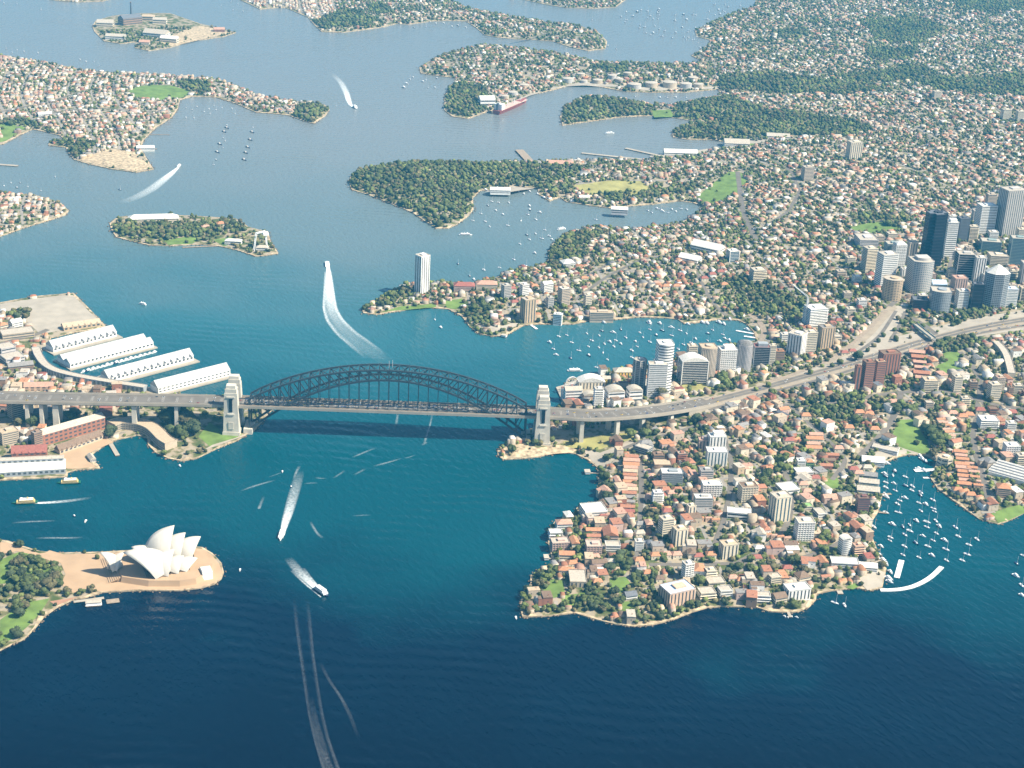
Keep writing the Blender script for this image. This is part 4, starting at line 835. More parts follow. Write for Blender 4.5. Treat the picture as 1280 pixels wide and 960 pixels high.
# ------------------------------------------------------------------ approach viaducts
def viaduct(label, path, zs, wid, piers, name='viaduct', walls=()):
    g = np.array([[*P(a, b, z), z] for (a, b), z in zip(path, zs)]); q = [g[0]]
    for a, b in zip(g[:-1], g[1:]):
        n = max(1, int(np.hypot(*(b-a)[:2])/12))
        for k in range(1, n+1): q.append(a+(b-a)*k/n)
    q = smooth(np.array(q), 6); o = q[0].copy(); t = thing(name, label, 'viaduct', (o[0], o[1], 0))
    tt = np.gradient(q[:, :2], axis=0); tt /= np.linalg.norm(tt, axis=1)[:, None]; nr = np.column_stack([-tt[:, 1], tt[:, 0]]); n = len(q)
    def strip(y0, y1, z0, z1, nm, mt_):
        a = q[:, :2]+nr*y0-o[:2]; b = q[:, :2]+nr*y1-o[:2]; z = q[:, 2]
        vs = [(p[0], p[1], zz+z0) for p, zz in zip(a, z)]+[(p[0], p[1], zz+z0) for p, zz in zip(b, z)]+[(p[0], p[1], zz+z1) for p, zz in zip(a, z)]+[(p[0], p[1], zz+z1) for p, zz in zip(b, z)]
        fs = []
        for i in range(n-1): fs += [(2*n+i, 3*n+i, 3*n+i+1, 2*n+i+1), (i, i+1, n+i+1, n+i), (i, 2*n+i, 2*n+i+1, i+1), (n+i, n+i+1, 3*n+i+1, 3*n+i)]
        MB().add(vs, fs).obj(nm, [mt_], t)
    strip(-wid/2, wid/2, -2, 0, 'deck', 'asphalt'); strip(-wid/2-.9, -wid/2-.02, -3.4, 1.6, 'railing', 'concrete'); strip(wid/2+.02, wid/2+.9, -3.4, 1.6, 'railing', 'concrete')
    strip(-wid*.42, -wid*.42+1, 0.02, 1.2, 'barrier', 'concrete'); strip(wid*.42-1, wid*.42, 0.02, 1.2, 'barrier', 'concrete'); strip(-wid/2+3, wid/2-3, -6, -2.02, 'girder', 'steel')
    mkk = MB()
    for y in (-9, -5, -1.5, 1.5, 5, 9):
        for i in range(0, n-1, 2):
            c = q[i]; p = c[:2]+nr[i]*y-o[:2]; mkk.box(p[0], p[1], c[2]+.01, 5, .35, .03, math.atan2(tt[i][1], tt[i][0]))
    mkk.obj('lane_markings', ['lane_paint'], t)
    for (ppx, ww) in piers:
        pp = np.array([proj(*c)[0] for c in q]); i = int(np.abs(pp-ppx).argmin()); c = q[i]; th = math.atan2(tt[i][1], tt[i][0]); gz = H(c[0], c[1])
        for y in (-wid*.36, wid*.36):
            p = c[:2]+nr[i]*y-o[:2]; MB().box(p[0], p[1], gz-3, ww, 9, c[2]-6-gz+3, th, .9).obj('pier', ['granite'], t)
    for (pa, pb) in walls:
        pp = np.array([proj(*c)[0] for c in q])
        for y in (-wid/2-.4,):
            ii = [i for i in range(n) if pa <= pp[i] <= pb]
            vs = []; 
            for i in ii: p = q[i][:2]+nr[i]*y-o[:2]; vs += [(p[0], p[1], H(*q[i][:2])-4), (p[0], p[1], q[i][2]-1)]
            MB().add(vs, [(2*k, 2*k+2, 2*k+3, 2*k+1) for k in range(len(ii)-1)]).obj('retaining_wall', ['concrete'], t)
    for c in q: occ_add(c[0], c[1], wid*.6)
    return q
e0 = bl(-LP/2-8, 0); pS = proj(e0[0], e0[1], DECK); e1 = bl(LP/2+8, 0); pN = proj(e1[0], e1[1], DECK)
VS = viaduct('road viaduct on stone piers leading left from the arch bridge over the old quarter', [(-130, 493), (0, 496), (80, 497.5), (160, 498.8), (230, 499.5), pS], [56, 57, 57, 57, 57, 57], 46, [(-20, 7), (36, 7), (55, 7), (75, 11), (165, 9), (225, 7)])
VN = viaduct('curving road viaduct leading right from the arch bridge past the white towers', [pN, (735, 519), (775, 517), (812, 513.5), (845, 509), (885, 501)], [57, 55, 50, 43, 35, 24], 46, [(725, 8), (763, 8), (799, 8), (835, 8)], walls=[(845, 890)])
for i, (a, b) in enumerate((((1143, 409), (1166, 428)), ((1084, 447), (1110, 470)))):
    if i: continue
    p0, p1 = G(*a), G(*b); t = thing('overpass', 'dark green overpass crossing the freeway below the business district', 'overpass', (0, 0, 0)); z = max(p0[2], p1[2])+8
    v = p1[:2]-p0[:2]; c = (p0+p1)/2; MB().box(c[0], c[1], z-2, np.hypot(*v), 11, 2, math.atan2(v[1], v[0])).obj('deck', ['concrete'], t)
    nn = np.array([-v[1], v[0]])/np.hypot(*v)
    for s_ in (-1, 1): MB().box(c[0]+nn[0]*s_*5.8, c[1]+nn[1]*s_*5.8, z-2, np.hypot(*v), .5, 4.5, math.atan2(v[1], v[0])).obj('railing', ['wall_teal'], t)
    for k in (.1, .5, .9): q = p0+(p1-p0)*k; MB().box(q[0], q[1], q[2]-3, 2, 8, z-q[2]+1, math.atan2(v[1], v[0])).obj('pier', ['concrete'], t)
# tower crane over the stepped building
def crane():
    g, f, right, s, dep = frame(1006, 406); t = thing('tower_crane', 'white tower crane with a long jib rising left above the stepped building', 'crane', (g[0], g[1], g[2]))
    m_ = MB(); Hc = 34/(s*math.cos(dep)); 
    for a in (-1.6, 1.6):
        for b in (-1.6, 1.6): m_.bar((a, b, 0), (a, b, Hc), 1.0)
    for k in range(8): m_.bar((-1.6, -1.6, Hc*k/8), (1.6, 1.6, Hc*(k+1)/8), .5)
    m_.obj('mast', ['hull_white'], t); j = MB(); tip = right*(-21/s); zz = Hc+14/(s*math.cos(dep))
    for o_ in (-1, 1): j.bar((0+o_, 0, Hc), (tip[0]+o_, tip[1], zz), 1.2)
    j.bar((0, 0, Hc+3), (tip[0], tip[1], zz+1), .8); j.obj('jib', ['hull_white'], t)
    k = MB(); k.bar((0, 0, Hc), (-tip[0]*.35, -tip[1]*.35, Hc-2), 2); k.box(-tip[0]*.35, -tip[1]*.35, Hc-5, 4, 4, 4); k.obj('counterweight', ['concrete'], t)
crane()

# ------------------------------------------------------------------ opera house
oc, of_, oright, osc, odep = frame(205, 716)
OTH = math.atan2(oright[1], oright[0])+R(10); KM = 1/osc          # metres per picture pixel here
opera = thing('opera_house', 'white shell roofed opera house on a tan podium at the tip of the left point', 'opera house', (oc[0], oc[1], oc[2]), OTH)
LANDMARKS.append(('white shell roofed opera house', 205, 690))
def loc(px, py, z=0.0):
    p = P(px, py, oc[2]+z); d = p-oc[:2]; c, n = math.cos(-OTH), math.sin(-OTH); return np.array([d[0]*c-d[1]*n, d[0]*n+d[1]*c])
pod = [tuple(loc(*q, 0)) for q in pts('150,728 185,733 225,733 246,730 262,722 268,712 262,702 250,695 235,690 200,689 165,692 140,702')]
if sum(pod[i][0]*pod[(i+1) % len(pod)][1]-pod[(i+1) % len(pod)][0]*pod[i][1] for i in range(len(pod))) < 0: pod.reverse()
MB().prism(pod, -2, 9, scale=.96).obj('podium', ['paving'], opera)
st = MB()
xl = loc(128, 712, 0)[0]; xr = loc(158, 712, 0)[0]; yb = loc(150, 727, 0)[1]; yt = loc(150, 696, 0)[1]
for k in range(9): st.box((xl+xr)/2+ (k*.5)*3, (yb+yt)/2, -1, (xr-xl)-k*3*1.0, abs(yt-yb), 1.2+k*1.05)
st.obj('grand_stairs', ['paving'], opera)
def shell(fx, fy, fw, rear, tipx, tipz, name='shell', n=14, m_=12, lean=0.0, zb=8.5, bulge=.17):
    """one pair of spherical sails: feet at (fx, fy+-fw), ridge from a low rear point up to a pointed tip"""
    t = MB(); 
    A = np.array([rear, fy, zb+2.0]); T_ = np.array([tipx, fy+lean, tipz])
    def ridge(u):
        p = A+(T_-A)*u; L = np.linalg.norm(T_-A); d = (T_-A)/L; nrm = np.array([-d[2], 0, d[0]]); nrm = nrm if nrm[2] > 0 else -nrm
        return p+nrm*(4*u*(1-u))*L*bulge
    parts = []
    for s_ in (-1, 1):
        Ft = np.array([fx, fy+s_*fw, zb]); V = []
        for i in range(n+1):
            u = i/n; r_ = ridge(u)
            for j in range(m_+1):
                w_ = j/m_; p = Ft+(r_-Ft)*w_; L = np.linalg.norm(r_-Ft)
                out = np.array([0.0, s_*.8, .6]); out[0] = -.25 if tipx > rear else .25; V.append(p+out/np.linalg.norm(out)*4*w_*(1-w_)*L*.13)
        fs = [(i*(m_+1)+j, (i+1)*(m_+1)+j, (i+1)*(m_+1)+j+1, i*(m_+1)+j+1) for i in range(n) for j in range(m_)]
        parts.append((V, fs))
    for V, fs in parts: t.add(V, fs)
    o = t.obj(name, ['sail_tile'], opera)
    for p in o.data.polygons: p.use_smooth = True
    sm = o.modifiers.new('thick', 'SOLIDIFY'); sm.thickness = 1.6; sm.offset = 0
    # glass wall under the mouth
    g_ = MB(); gx = fx+(tipx-fx)*.28; 
    vs = [(gx, fy-fw*.82, zb), (gx, fy+fw*.82, zb), (gx, fy+fw*.45, zb+(tipz-zb)*.42), (gx, fy, zb+(tipz-zb)*.62), (gx, fy-fw*.45, zb+(tipz-zb)*.42)]
    g_.add(vs, [(0, 1, 2, 3, 4)]); g_.obj('glass_wall', ['glass'], opera); return o
def hall(yoff, xo, k, spec):
    for (fx, fw, rear, tipx, tipz) in spec: shell((fx)*k+xo, yoff, fw*k, rear*k+xo, tipx*k+xo, tipz*k)
# positions (metres, local x to the right along the point, y away from the camera)
fr = loc(205, 720, 9); YN = fr[1]-0; 
def X(px, py=718): return loc(px, py, 9)[0]
yN = loc(205, 721, 9)[1]; yF = yN+34*KM*1.25
def pz(pxh): return pxh*KM/math.cos(odep)+9
def sh(px_f, fw, px_r, px_t, zpx, y, bulge=.17, name='shell'):
    sx = (y-yN)*0.0
    shell(X(px_f), y, fw, X(px_r), X(px_t), pz(zpx), name, bulge=bulge)
def wrl(x, y): c, n = math.cos(OTH), math.sin(OTH); return oc[0]+x*c-y*n, oc[1]+x*n+y*c
def XS(px, y, z):
    x = 0.0
    for _ in range(12): w2 = wrl(x, y); x -= (proj(w2[0], w2[1], oc[2]+z)[0]-px)*KM
    return x
def sh(px_f, fw, px_r, tip, y, bulge=.17, name='shell', zb=8.5):
    z = 30.0
    for _ in range(14):
        x = XS(tip[0], y, z); w2 = wrl(x, y); z += (proj(w2[0], w2[1], oc[2]+z)[1]-tip[1])*KM/math.cos(odep)
    shell(XS(px_f, y, zb), y, fw, XS(px_r, y, zb), x, z, name, bulge=bulge, zb=zb)
def yrow(py):
    y = 0.0
    for _ in range(14): w2 = wrl(XS(205, y, 8.5), y); y += (proj(w2[0], w2[1], oc[2]+8.5)[1]-py)*KM/math.sin(odep)
    return y
yN = yrow(713); yF = yrow(697); yR = yrow(702)
# far, larger hall
sh(206, 27, 180, (218, 657), yF, .24); sh(221, 23, 198, (232, 666), yF, .24); sh(236, 20, 212, (251, 671), yF, .22); sh(180, 20, 200, (164, 684), yF, .2)
# near hall
sh(191, 24, 222, (154, 691), yN, .21); sh(207, 22, 184, (218, 687), yN, .24); sh(220, 18, 200, (230, 695), yN, .22); sh(231, 15, 212, (247, 698), yN, .22)
# low restaurant shells
sh(139, 10, 154, (125, 691), yR, .2); sh(145, 10, 134, (156, 690), yR, .2)
gk = frame(258, 721); kz = thing('kiosk', 'square white marquee on the paved tip beside the shell roofed opera house', 'marquee', (gk[0][0], gk[0][1], gk[0][2]+8.2), OTH)
MB().box(0, 0, -8, 16, 20, 12).obj('wall', ['wall_white'], kz); MB().prism([(-8.5, -10.5), (8.5, -10.5), (8.5, 10.5), (-8.5, 10.5)], 4, 5.5, scale=.9).obj('roof', ['roof_white'], kz)
# ------------------------------------------------------------------ houses
HOUSES = []   # px, py, x, y, z, th, w, d, h, form, roof, wall
def hadd(x, y, z, th, w_, d, h, form, roof, wall, px, py, ex=False):
    HOUSES.append((px, py, x, y, z, th, w_, d, h, form, roof, wall, ex)); occ_add(x, y, .40*max(w_, d))
def hs(px, py, wpx, roof, form='hip', rot=18, hpx=5, dr=.9, wall='cream'):
    g, f, right, s, dep = frame(px, py); a = abs(R(rot)); w_ = wpx/s/(math.cos(a)+dr*math.sin(a)*.6); d = dr*w_; c = g[:2]+f*(d/2)
    hadd(c[0], c[1], g[2], math.atan2(right[1], right[0])+R(rot), w_, d, hpx/(s*math.cos(dep)), form, roof, wall, px, py, True)
def row(a, b, n, wpx, roofs, rot=6, hpx=5, dr=.5, form='gable', wall='peach'):
    for i in range(n):
        k = i/max(1, n-1); hs(a[0]+(b[0]-a[0])*k+float(rng.uniform(-1.2, 1.2)), a[1]+(b[1]-a[1])*k+float(rng.uniform(-.7, .7)), wpx*float(rng.uniform(.8, 1.05)), roofs[i % len(roofs)], form, rot, hpx, dr, wall)
row((789, 577), (786, 622), 11, 19, ['terracotta', 'salmon', 'orange', 'salmon', 'tan'], 4)
row((785, 627), (784, 645), 4, 17, ['grey', 'grey', 'terracotta', 'red'], 4)
row((741, 669), (741, 683), 3, 20, ['orange', 'terracotta', 'salmon'], 8)
row((1019, 548), (1016, 566), 4, 20, ['salmon', 'orange', 'salmon', 'orange'], 14, wall='cream')
row((1040, 574), (1032, 588), 3, 18, ['terracotta', 'brown', 'terracotta'], 14, wall='brick')
row((1175, 529), (1188, 550), 6, 12, ['orange', 'salmon'], 30, wall='cream')
row((1200, 570), (1206, 610), 9, 18, ['orange', 'salmon', 'orange'], 10, wall='peach'); row((1212, 585), (1222, 612), 6, 13, ['salmon', 'orange'], 12, wall='peach')
row((1146, 446), (1152, 478), 6, 19, ['salmon', 'terracotta', 'salmon'], 8, wall='brick')
row((960, 673), (984, 677), 4, 9, ['orange', 'salmon'], 18, form='hip'); row((875, 652), (895, 654), 3, 10, ['orange', 'salmon'], 14, form='hip')
row((770, 646), (745, 652), 4, 11, ['red', 'salmon'], 12, form='hip'); row((1040, 716), (1032, 726), 2, 14, ['salmon', 'terracotta'], 30)
for q in [(815, 644, 'orange'), (833, 645, 'red'), (839, 622, 'salmon'), (846, 618, 'terracotta'), (831, 618, 'terracotta'), (818, 700, 'orange'), (832, 699, 'salmon'), (845, 699, 'salmon'), (872, 701, 'red'), (888, 699, 'orange'), (809, 722, 'orange'), (824, 729, 'brown'),
          (915, 728, 'salmon'), (926, 731, 'orange'), (948, 691, 'white'), (945, 703, 'red'), (746, 733, 'orange'), (715, 710, 'orange'), (749, 719, 'white'), (743, 702, 'salmon'), (704, 699, 'tan'), (960, 592, 'orange'), (959, 579, 'pale'), (934, 564, 'orange'), (951, 566, 'orange'),
          (1018, 603, 'red'), (1008, 620, 'salmon'), (1003, 611, 'salmon'), (1047, 566, 'salmon'), (1060, 663, 'orange'), (1073, 664, 'orange'), (1066, 592, 'red'), (1072, 597, 'salmon'), (1092, 542, 'orange'), (1060, 540, 'orange'), (1085, 523, 'orange'), (1073, 521, 'orange'), (1115, 508, 'salmon'),
          (1202, 526, 'orange'), (1190, 522, 'salmon'), (1210, 524, 'orange'), (1264, 521, 'red'), (1237, 552, 'red'), (1196, 618, 'orange'), (1212, 624, 'orange'), (1224, 518, 'red'), (985, 556, 'red'), (1006, 525, 'orange'), (975, 722, 'orange'), (983, 716, 'red'), (800, 661, 'grey'), (799, 672, 'pale'), (798, 706, 'orange'),
          (640, 365, 'red'), (668, 362, 'orange'), (643, 382, 'red'), (730, 352, 'orange'), (845, 362, 'orange'), (832, 362, 'orange'), (820, 358, 'salmon'), (880, 352, 'red'), (890, 347, 'red'), (900, 344, 'red'), (905, 360, 'orange'), (1055, 445, 'red'), (1065, 443, 'red'), (1040, 408, 'red'), (1048, 405, 'red'), (1083, 590, 'pale')]:
    hs(q[0], q[1], 13 if q[1] > 480 else 10, q[2], 'hip', 18, 5 if q[1] > 480 else 4)
WOODS = [pts(s) for s in ('436,216 460,210 500,205 560,203 600,207 640,205 700,205 732,209 720,222 690,229 655,231 600,236 590,250 590,262 570,280 545,285 515,265 480,250 440,237',
 '702,145 706,135 727,123 757,123 790,128 812,133 826,138 815,144 775,146 740,151 704,155', '842,165 860,157 900,150 940,140 990,140 1060,150 1092,160 1060,171 985,170 920,181 886,174 860,174 842,171', '840,133 870,128 900,122 930,128 960,138 900,150 868,150 845,146',
 '895,96 960,90 1060,103 1100,112 1060,119 980,117 900,113', '960,40 1000,36 1020,44 980,49', '1080,25 1140,20 1185,35 1150,55 1095,50', '1120,98 1280,92 1290,122 1180,114', '1180,-10 1290,-10 1290,14 1200,13', '1040,95 1150,80 1172,93 1080,108',
 '557,112 575,102 600,108 612,120 606,137 585,147 565,144 557,136', '362,144 372,132 395,130 410,138 392,153 378,150', '467,382 480,371 505,360 519,367 500,379 478,386', '576,391 600,373 618,380 612,395 622,410 600,408 586,402', '687,318 691,302 715,292 760,290 740,300 735,320 715,328 688,342',
 '905,352 940,346 975,360 985,380 960,398 928,392 905,370', '143,285 160,279 225,279 295,276 310,288 270,296 205,299 150,296', '200,516 222,511 240,520 252,535 240,548 215,548 205,535', '664,728 690,713 704,716 688,723 678,745 660,742', '706,750 745,737 778,744 776,757 762,767 735,767 715,759',
 '782,770 790,755 812,750 824,768 800,777', '10,711 30,699 45,702 68,705 80,715 78,733 60,744 40,750 12,735', '-10,725 10,735 5,758 -12,763', '14,752 28,746 38,759 25,768 14,764', '1085,500 1118,496 1118,508 1096,520', '1152,516 1165,506 1180,545 1166,558 1153,540',
 '1182,398 1232,384 1226,398 1190,408', '1126,405 1139,394 1143,404 1135,416', '1165,432 1200,421 1232,425 1215,436 1182,442', '1000,500 1082,491 1080,520 1040,530 1005,520', '1080,60 1150,58 1140,75 1090,76', '390,28 430,10 460,18 476,26 460,33 405,37', '455,6 480,4 495,16 470,18', '1100,280 1128,266 1138,276 1120,285', '1062,270 1110,264 1110,274 1066,280',
 '750,118 790,96 815,92 860,88 840,82 790,82 745,80 740,92' if False else '745,84 785,80 785,90 760,92', '860,725 880,731 866,740 852,734', '228,99 262,104 262,118 240,117 222,108', '0,150 30,148 60,160 90,178 84,186 62,176 40,160 0,156', '86,190 95,176 120,180 108,190 96,198', '5,392 30,386 42,396 20,402', '30,722 60,722 60,740 36,742',
 '984,400 1020,392 1010,372 980,372', '1040,372 1060,360 1090,366 1075,378', '925,440 930,436 960,440 945,446', '640,228 665,226 690,232 680,240 660,236', '1005,466 1030,448 1048,440 1030,455', '676,232 720,226 716,240 690,246', '740,243 800,240 870,228 880,236 830,247 760,253')]
NOHOUSE_LAND = ('tree_island', 'dockyard_island', 'opera_point')
roadseg = [(a, b, r) for g, r in ROADS for a, b in zip(g[:-1], g[1:])]
RA = np.array([a for a, b, r in roadseg]); RB = np.array([b for a, b, r in roadseg]); RR = np.array([r for a, b, r in roadseg]); RD = RB-RA; RL = (RD**2).sum(1)+1e-9
def road_dist(xy):
    out = np.empty(len(xy))
    for i in range(0, len(xy), 4000):
        q = xy[i:i+4000, None]; t = np.clip(((q-RA)*RD).sum(2)/RL, 0, 1); out[i:i+4000] = (np.sqrt(((q-(RA+t[..., None]*RD))**2).sum(2))-RR).min(1)
    return out
def prep(xy, margin=6):
    """keep points on land, in view, away from shores, parks, roads"""
    land = np.full(len(xy), -1)
    for i, k in enumerate(LANDW): land[pip(xy, LANDW[k])] = i
    xy = xy[land >= 0]; land = land[land >= 0]
    z = Hv(xy); px, py, dz = projv(xy[:, 0], xy[:, 1], z); k = (px > -285) & (px < 1420) & (py > -22) & (py < 985); xy, z, px, py, land = xy[k], z[k], px[k], py[k], land[k]
    d, _ = coast(xy); k = d > margin; return xy[k], z[k], px[k], py[k], land[k], d[k]
def region(px, py):
    if px < 420 and py < 320: return 'west'
    if py < 100: return 'far'
    if py < 250: return 'upper'
    if py < 440: return 'mid'
    return 'near'
SPC = {'near': 15.0, 'mid': 15.5, 'upper': 18, 'far': 20, 'west': 15}
TREEP = {'near': .31, 'mid': .38, 'upper': .42, 'far': .44, 'west': .24}
PAL = {'near': (['orange', 'terracotta', 'salmon', 'red', 'pale', 'white', 'grey', 'brown', 'tan', 'slate'], [.14, .13, .14, .03, .15, .05, .11, .12, .11, .02]),
       'mid': (['orange', 'terracotta', 'salmon', 'red', 'pale', 'white', 'grey', 'brown', 'tan'], [.13, .10, .13, .05, .20, .09, .12, .08, .10]),
       'upper': (['orange', 'terracotta', 'salmon', 'pale', 'white', 'grey', 'brown', 'tan'], [.13, .11, .20, .17, .06, .10, .09, .14]),
       'far': (['orange', 'salmon', 'pale', 'white', 'grey', 'tan', 'brown'], [.12, .24, .17, .05, .11, .20, .11]),
       'west': (['orange', 'salmon', 'pale', 'white', 'grey', 'tan', 'terracotta'], [.09, .21, .26, .11, .09, .17, .07])}
zone_polys = list(ZONES.values())
def streets(warp, I, J, s_, rk):
    p, q = (9, 6) if rk != 'west' else (7, 5); i0, i1, j0, j1 = I.min(), I.max(), J.min(), J.max(); V = []; Fq = []; st_ = 12.0; hw = 3.2 if rk in ('near', 'mid') else 3.6
    lines = [('i', i) for i in range(i0, i1+1) if i % p == 0]+[('j', j) for j in range(j0, j1+1) if j % q == 0]
    for kind, k in lines:
        if kind == 'i': vv = np.arange(j0*s_*.95, j1*s_*.95, st_); w_ = warp(np.full(len(vv), k*s_*1.12), vv)
        else: vv = np.arange(i0*s_*1.12, i1*s_*1.12, st_); w_ = warp(vv, np.full(len(vv), k*s_*.95))
        if len(w_) < 3: continue
        on = np.zeros(len(w_), bool)
        for nm in LANDW:
            if nm not in NOHOUSE_LAND: on |= pip(w_, LANDW[nm])
        if not on.any(): continue
        z = Hv(w_); px, py, dz = projv(w_[:, 0], w_[:, 1], z); d, _ = coast(w_); pq = np.column_stack([px, py]); on &= (d > 12) & (px > -285) & (px < 1420) & (py > -22) & (py < 985) & np.array([region(a, b) == rk for a, b in pq])
        on &= ~((px < 300) & (py > 390))
        for wp in WOODS+zone_polys: on &= ~pipx(pq, wp)
        t = np.gradient(w_, axis=0); t /= np.linalg.norm(t, axis=1)[:, None]+1e-9; nr = np.column_stack([-t[:, 1], t[:, 0]]); L = w_+nr*hw; Rr = w_-nr*hw; zl_, zr_ = Hv(L)+.38, Hv(Rr)+.38
        for i in range(len(w_)):
            if on[i] and not occ_free(w_[i, 0], w_[i, 1], 2.0, 20): on[i] = False
        for i in range(len(w_)-1):
            if on[i] and on[i+1]:
                o = len(V); V += [(*L[i], zl_[i]), (*Rr[i], zr_[i]), (*Rr[i+1], zr_[i+1]), (*L[i+1], zl_[i+1])]; Fq.append((o, o+1, o+2, o+3))
        for i in range(len(w_)):
            if on[i]: STREETP.append((w_[i, 0], w_[i, 1]))
    if V: tag(MB().add(V, Fq).obj('street', ['street']), kind='structure')
STREETP = []
for reg, (x0, y0, x1, y1) in {'near': (560, 425, 1430, 800), 'mid': (440, 235, 1430, 450), 'upper': (420, 90, 1430, 255), 'far': (0, -25, 1430, 105), 'west': (-290, 55, 430, 312), 'near2': (-290, 380, 300, 606)}.items():
    rk = 'near' if reg == 'near2' else reg
    cs = np.array([P(*q) for q in ((x0, y0), (x1, y0), (x1, y1), (x0, y1))]); lo, hi = cs.min(0), cs.max(0); s_ = SPC[rk]; ang = R(-10)
    n1 = int((hi[0]-lo[0])/s_*1.5)+2; n2 = int((hi[1]-lo[1])/s_*1.5)+2; c = (lo+hi)/2
    I, J = np.meshgrid(np.arange(-n1//2-8, n1//2+8), np.arange(-n2//2-8, n2//2+8)); U = I.ravel()*s_*1.12; V = J.ravel()*s_*.95
    k = (I.ravel() % 9 != 0) & (J.ravel() % 6 != 0) if rk not in ('west',) else (I.ravel() % 7 != 0) & (J.ravel() % 5 != 0); U, V = U[k], V[k]
    def warp(U, V):
        w_ = np.column_stack([c[0]+U*math.cos(ang)-V*math.sin(ang), c[1]+U*math.sin(ang)+V*math.cos(ang)]); return w_+30*np.column_stack([np.sin(w_[:, 1]*.006+w_[:, 0]*.002), np.sin(w_[:, 0]*.005)])
    streets(warp, I, J, s_, rk)
    w_ = warp(U, V)
    w_ += rng.uniform(-3.0, 3.0, w_.shape)
    xy, z, px, py, land, d = prep(w_, 8)
    inw = np.zeros(len(xy), bool); q = np.column_stack([px, py])
    for wp in WOODS: inw |= pipx(q, wp)
    for zp in zone_polys: inw |= pipx(q, zp)
    rd = road_dist(xy); names, pr = PAL[rk]; lk = list(LANDW)
    u = rng.random(len(xy)); cluster = .5+.5*np.sin(xy[:, 0]*.012+2*np.sin(xy[:, 1]*.009))*np.sin(xy[:, 1]*.014+xy[:, 0]*.004)
    for i in range(len(xy)):
        if inw[i] or rd[i] < 7 or lk[land[i]] in NOHOUSE_LAND: continue
        if region(px[i], py[i]) != rk: continue
        if lk[land[i]] == 'city_shore' and (px[i] > 150 or (py[i] > 555 and px[i] > -30)): continue
        if u[i] < TREEP[rk]*(.55+.9*cluster[i]): continue
        big = rng.random() < (.42 if rk == 'near' else .12)
        ww = rng.uniform(10, 16)*(1.45 if big else 1); dd = ww*rng.uniform(.5, .78); hh = rng.uniform(3.4, 6.2)*(2.2 if big and rk == 'near' else 1.5 if big else 1)
        if not occ_free(xy[i, 0], xy[i, 1], 5.5): continue
        roof = names[rng.choice(len(names), p=np.array(pr)/sum(pr))]; fu = rng.random()
        form = 'flat' if (roof in ('pale', 'white', 'grey', 'tan') and fu < .55) or (big and fu < .4) else 'hip' if fu < .72 else 'gable'
        if form == 'flat': hh *= 1.25; dd *= 1.15
        wall = ['cream', 'white', 'beige', 'brick', 'stone', 'pink', 'tan', 'brown'][rng.choice(8, p=[.18, .13, .2, .10, .14, .10, .1, .05])]
        th = R(-10)+.15*math.sin(xy[i, 0]*.005)-.15*math.sin(xy[i, 1]*.006)+(math.pi/2 if rng.random() < .3 else 0)+rng.normal(0, .07)
        hadd(xy[i, 0], xy[i, 1], z[i], th, ww, dd, hh, form, roof, wall, px[i], py[i])
for a, b in STREETP: occ_add(a, b, 3.4)
HOUSES.sort(key=lambda h: -(max(h[6], h[7])*(1+h[8]/8)/depth(h[2], h[3]))-(1e3 if h[12] else 0)+(1e6 if not (-6 < h[0] < 1286 and -6 < h[1] < 966) else 0))
AUTO = list(MIDRISE)    # (object, base phrase, px, py)
UW = {}; 
def unit_house(form):
    wm = MB(); wm.add([(-.5, -.5, -.6), (.5, -.5, -.6), (.5, .5, -.6), (-.5, .5, -.6), (-.5, -.5, 1), (.5, -.5, 1), (.5, .5, 1), (-.5, .5, 1)], [(0, 1, 5, 4), (1, 2, 6, 5), (2, 3, 7, 6), (3, 0, 4, 7)])
    rm_ = roof_mb(1.12, 1.10, 1, form)
    if form == 'hip': rm_.v[4] = (-.27, 0, 1); rm_.v[5] = (.27, 0, 1)
    return wm, rm_
hm_wall = {k: unit_house('hip')[0].mesh('wall', ['wall_'+k]) for k in WALLC}
hm_roof = {(f, k): unit_house(f)[1].mesh('roof', ['roof_'+k]) for f in ('hip', 'gable', 'flat') for k in ROOFC}
hm_win = MB().box(0, 0, 0, 1, .3, 1).mesh('window', ['glass']); hm_chim = MB().box(0, 0, 0, .9, .9, 2.4).mesh('chimney', ['wall_brick'])
RN = {'orange': 'orange', 'terracotta': 'terracotta', 'salmon': 'salmon', 'red': 'red', 'pale': 'pale', 'white': 'white', 'grey': 'grey', 'brown': 'brown', 'tan': 'tan', 'slate': 'slate', 'green': 'green', 'blue': 'blue'}
for i, h in enumerate(HOUSES[:300]):
    px, py, x, y, z, th, ww, dd, hh, form, roof, wall, ex = h
    t = thing('house', 'house', 'house', (x, y, z), th, 'houses of the waterside suburbs')
    inst('wall', hm_wall[wall], t, scale=(ww, dd, hh)); rh = .5 if form == 'flat' else min(ww, dd)*.27
    inst('roof', hm_roof[(form, roof)], t, (0, 0, hh), scale=(ww, dd, rh)); inst('chimney', hm_chim, t, (ww*.22, dd*.1, hh+rh*.35))
    if i % 5 < 2 and not ex:
        e_ = ww*.28*(1 if i % 2 else -1); inst('wing_wall', hm_wall[wall], t, (e_, -dd*.45, 0), scale=(ww*.42, dd*1.05, hh*.86)); inst('wing_roof', hm_roof[(form, roof)], t, (e_, -dd*.45, hh*.86), scale=(ww*.42, dd*1.05, rh*.6))
    for a in (-.25, .25): inst('window', hm_win, t, (a*ww, -dd/2, hh*.45), scale=(1.8, .6, 1.7))
    inst('window', hm_win, t, (ww/2, 0, hh*.45), math.pi/2, (1.8, .6, 1.7))
    AUTO.append((t, f"{'small' if ww < 11 else 'broad' if ww > 15 else 'plain'} {RN[roof]} {'hip roofed' if form == 'hip' else 'flat roofed' if form == 'flat' else 'gabled'} house", px, py))
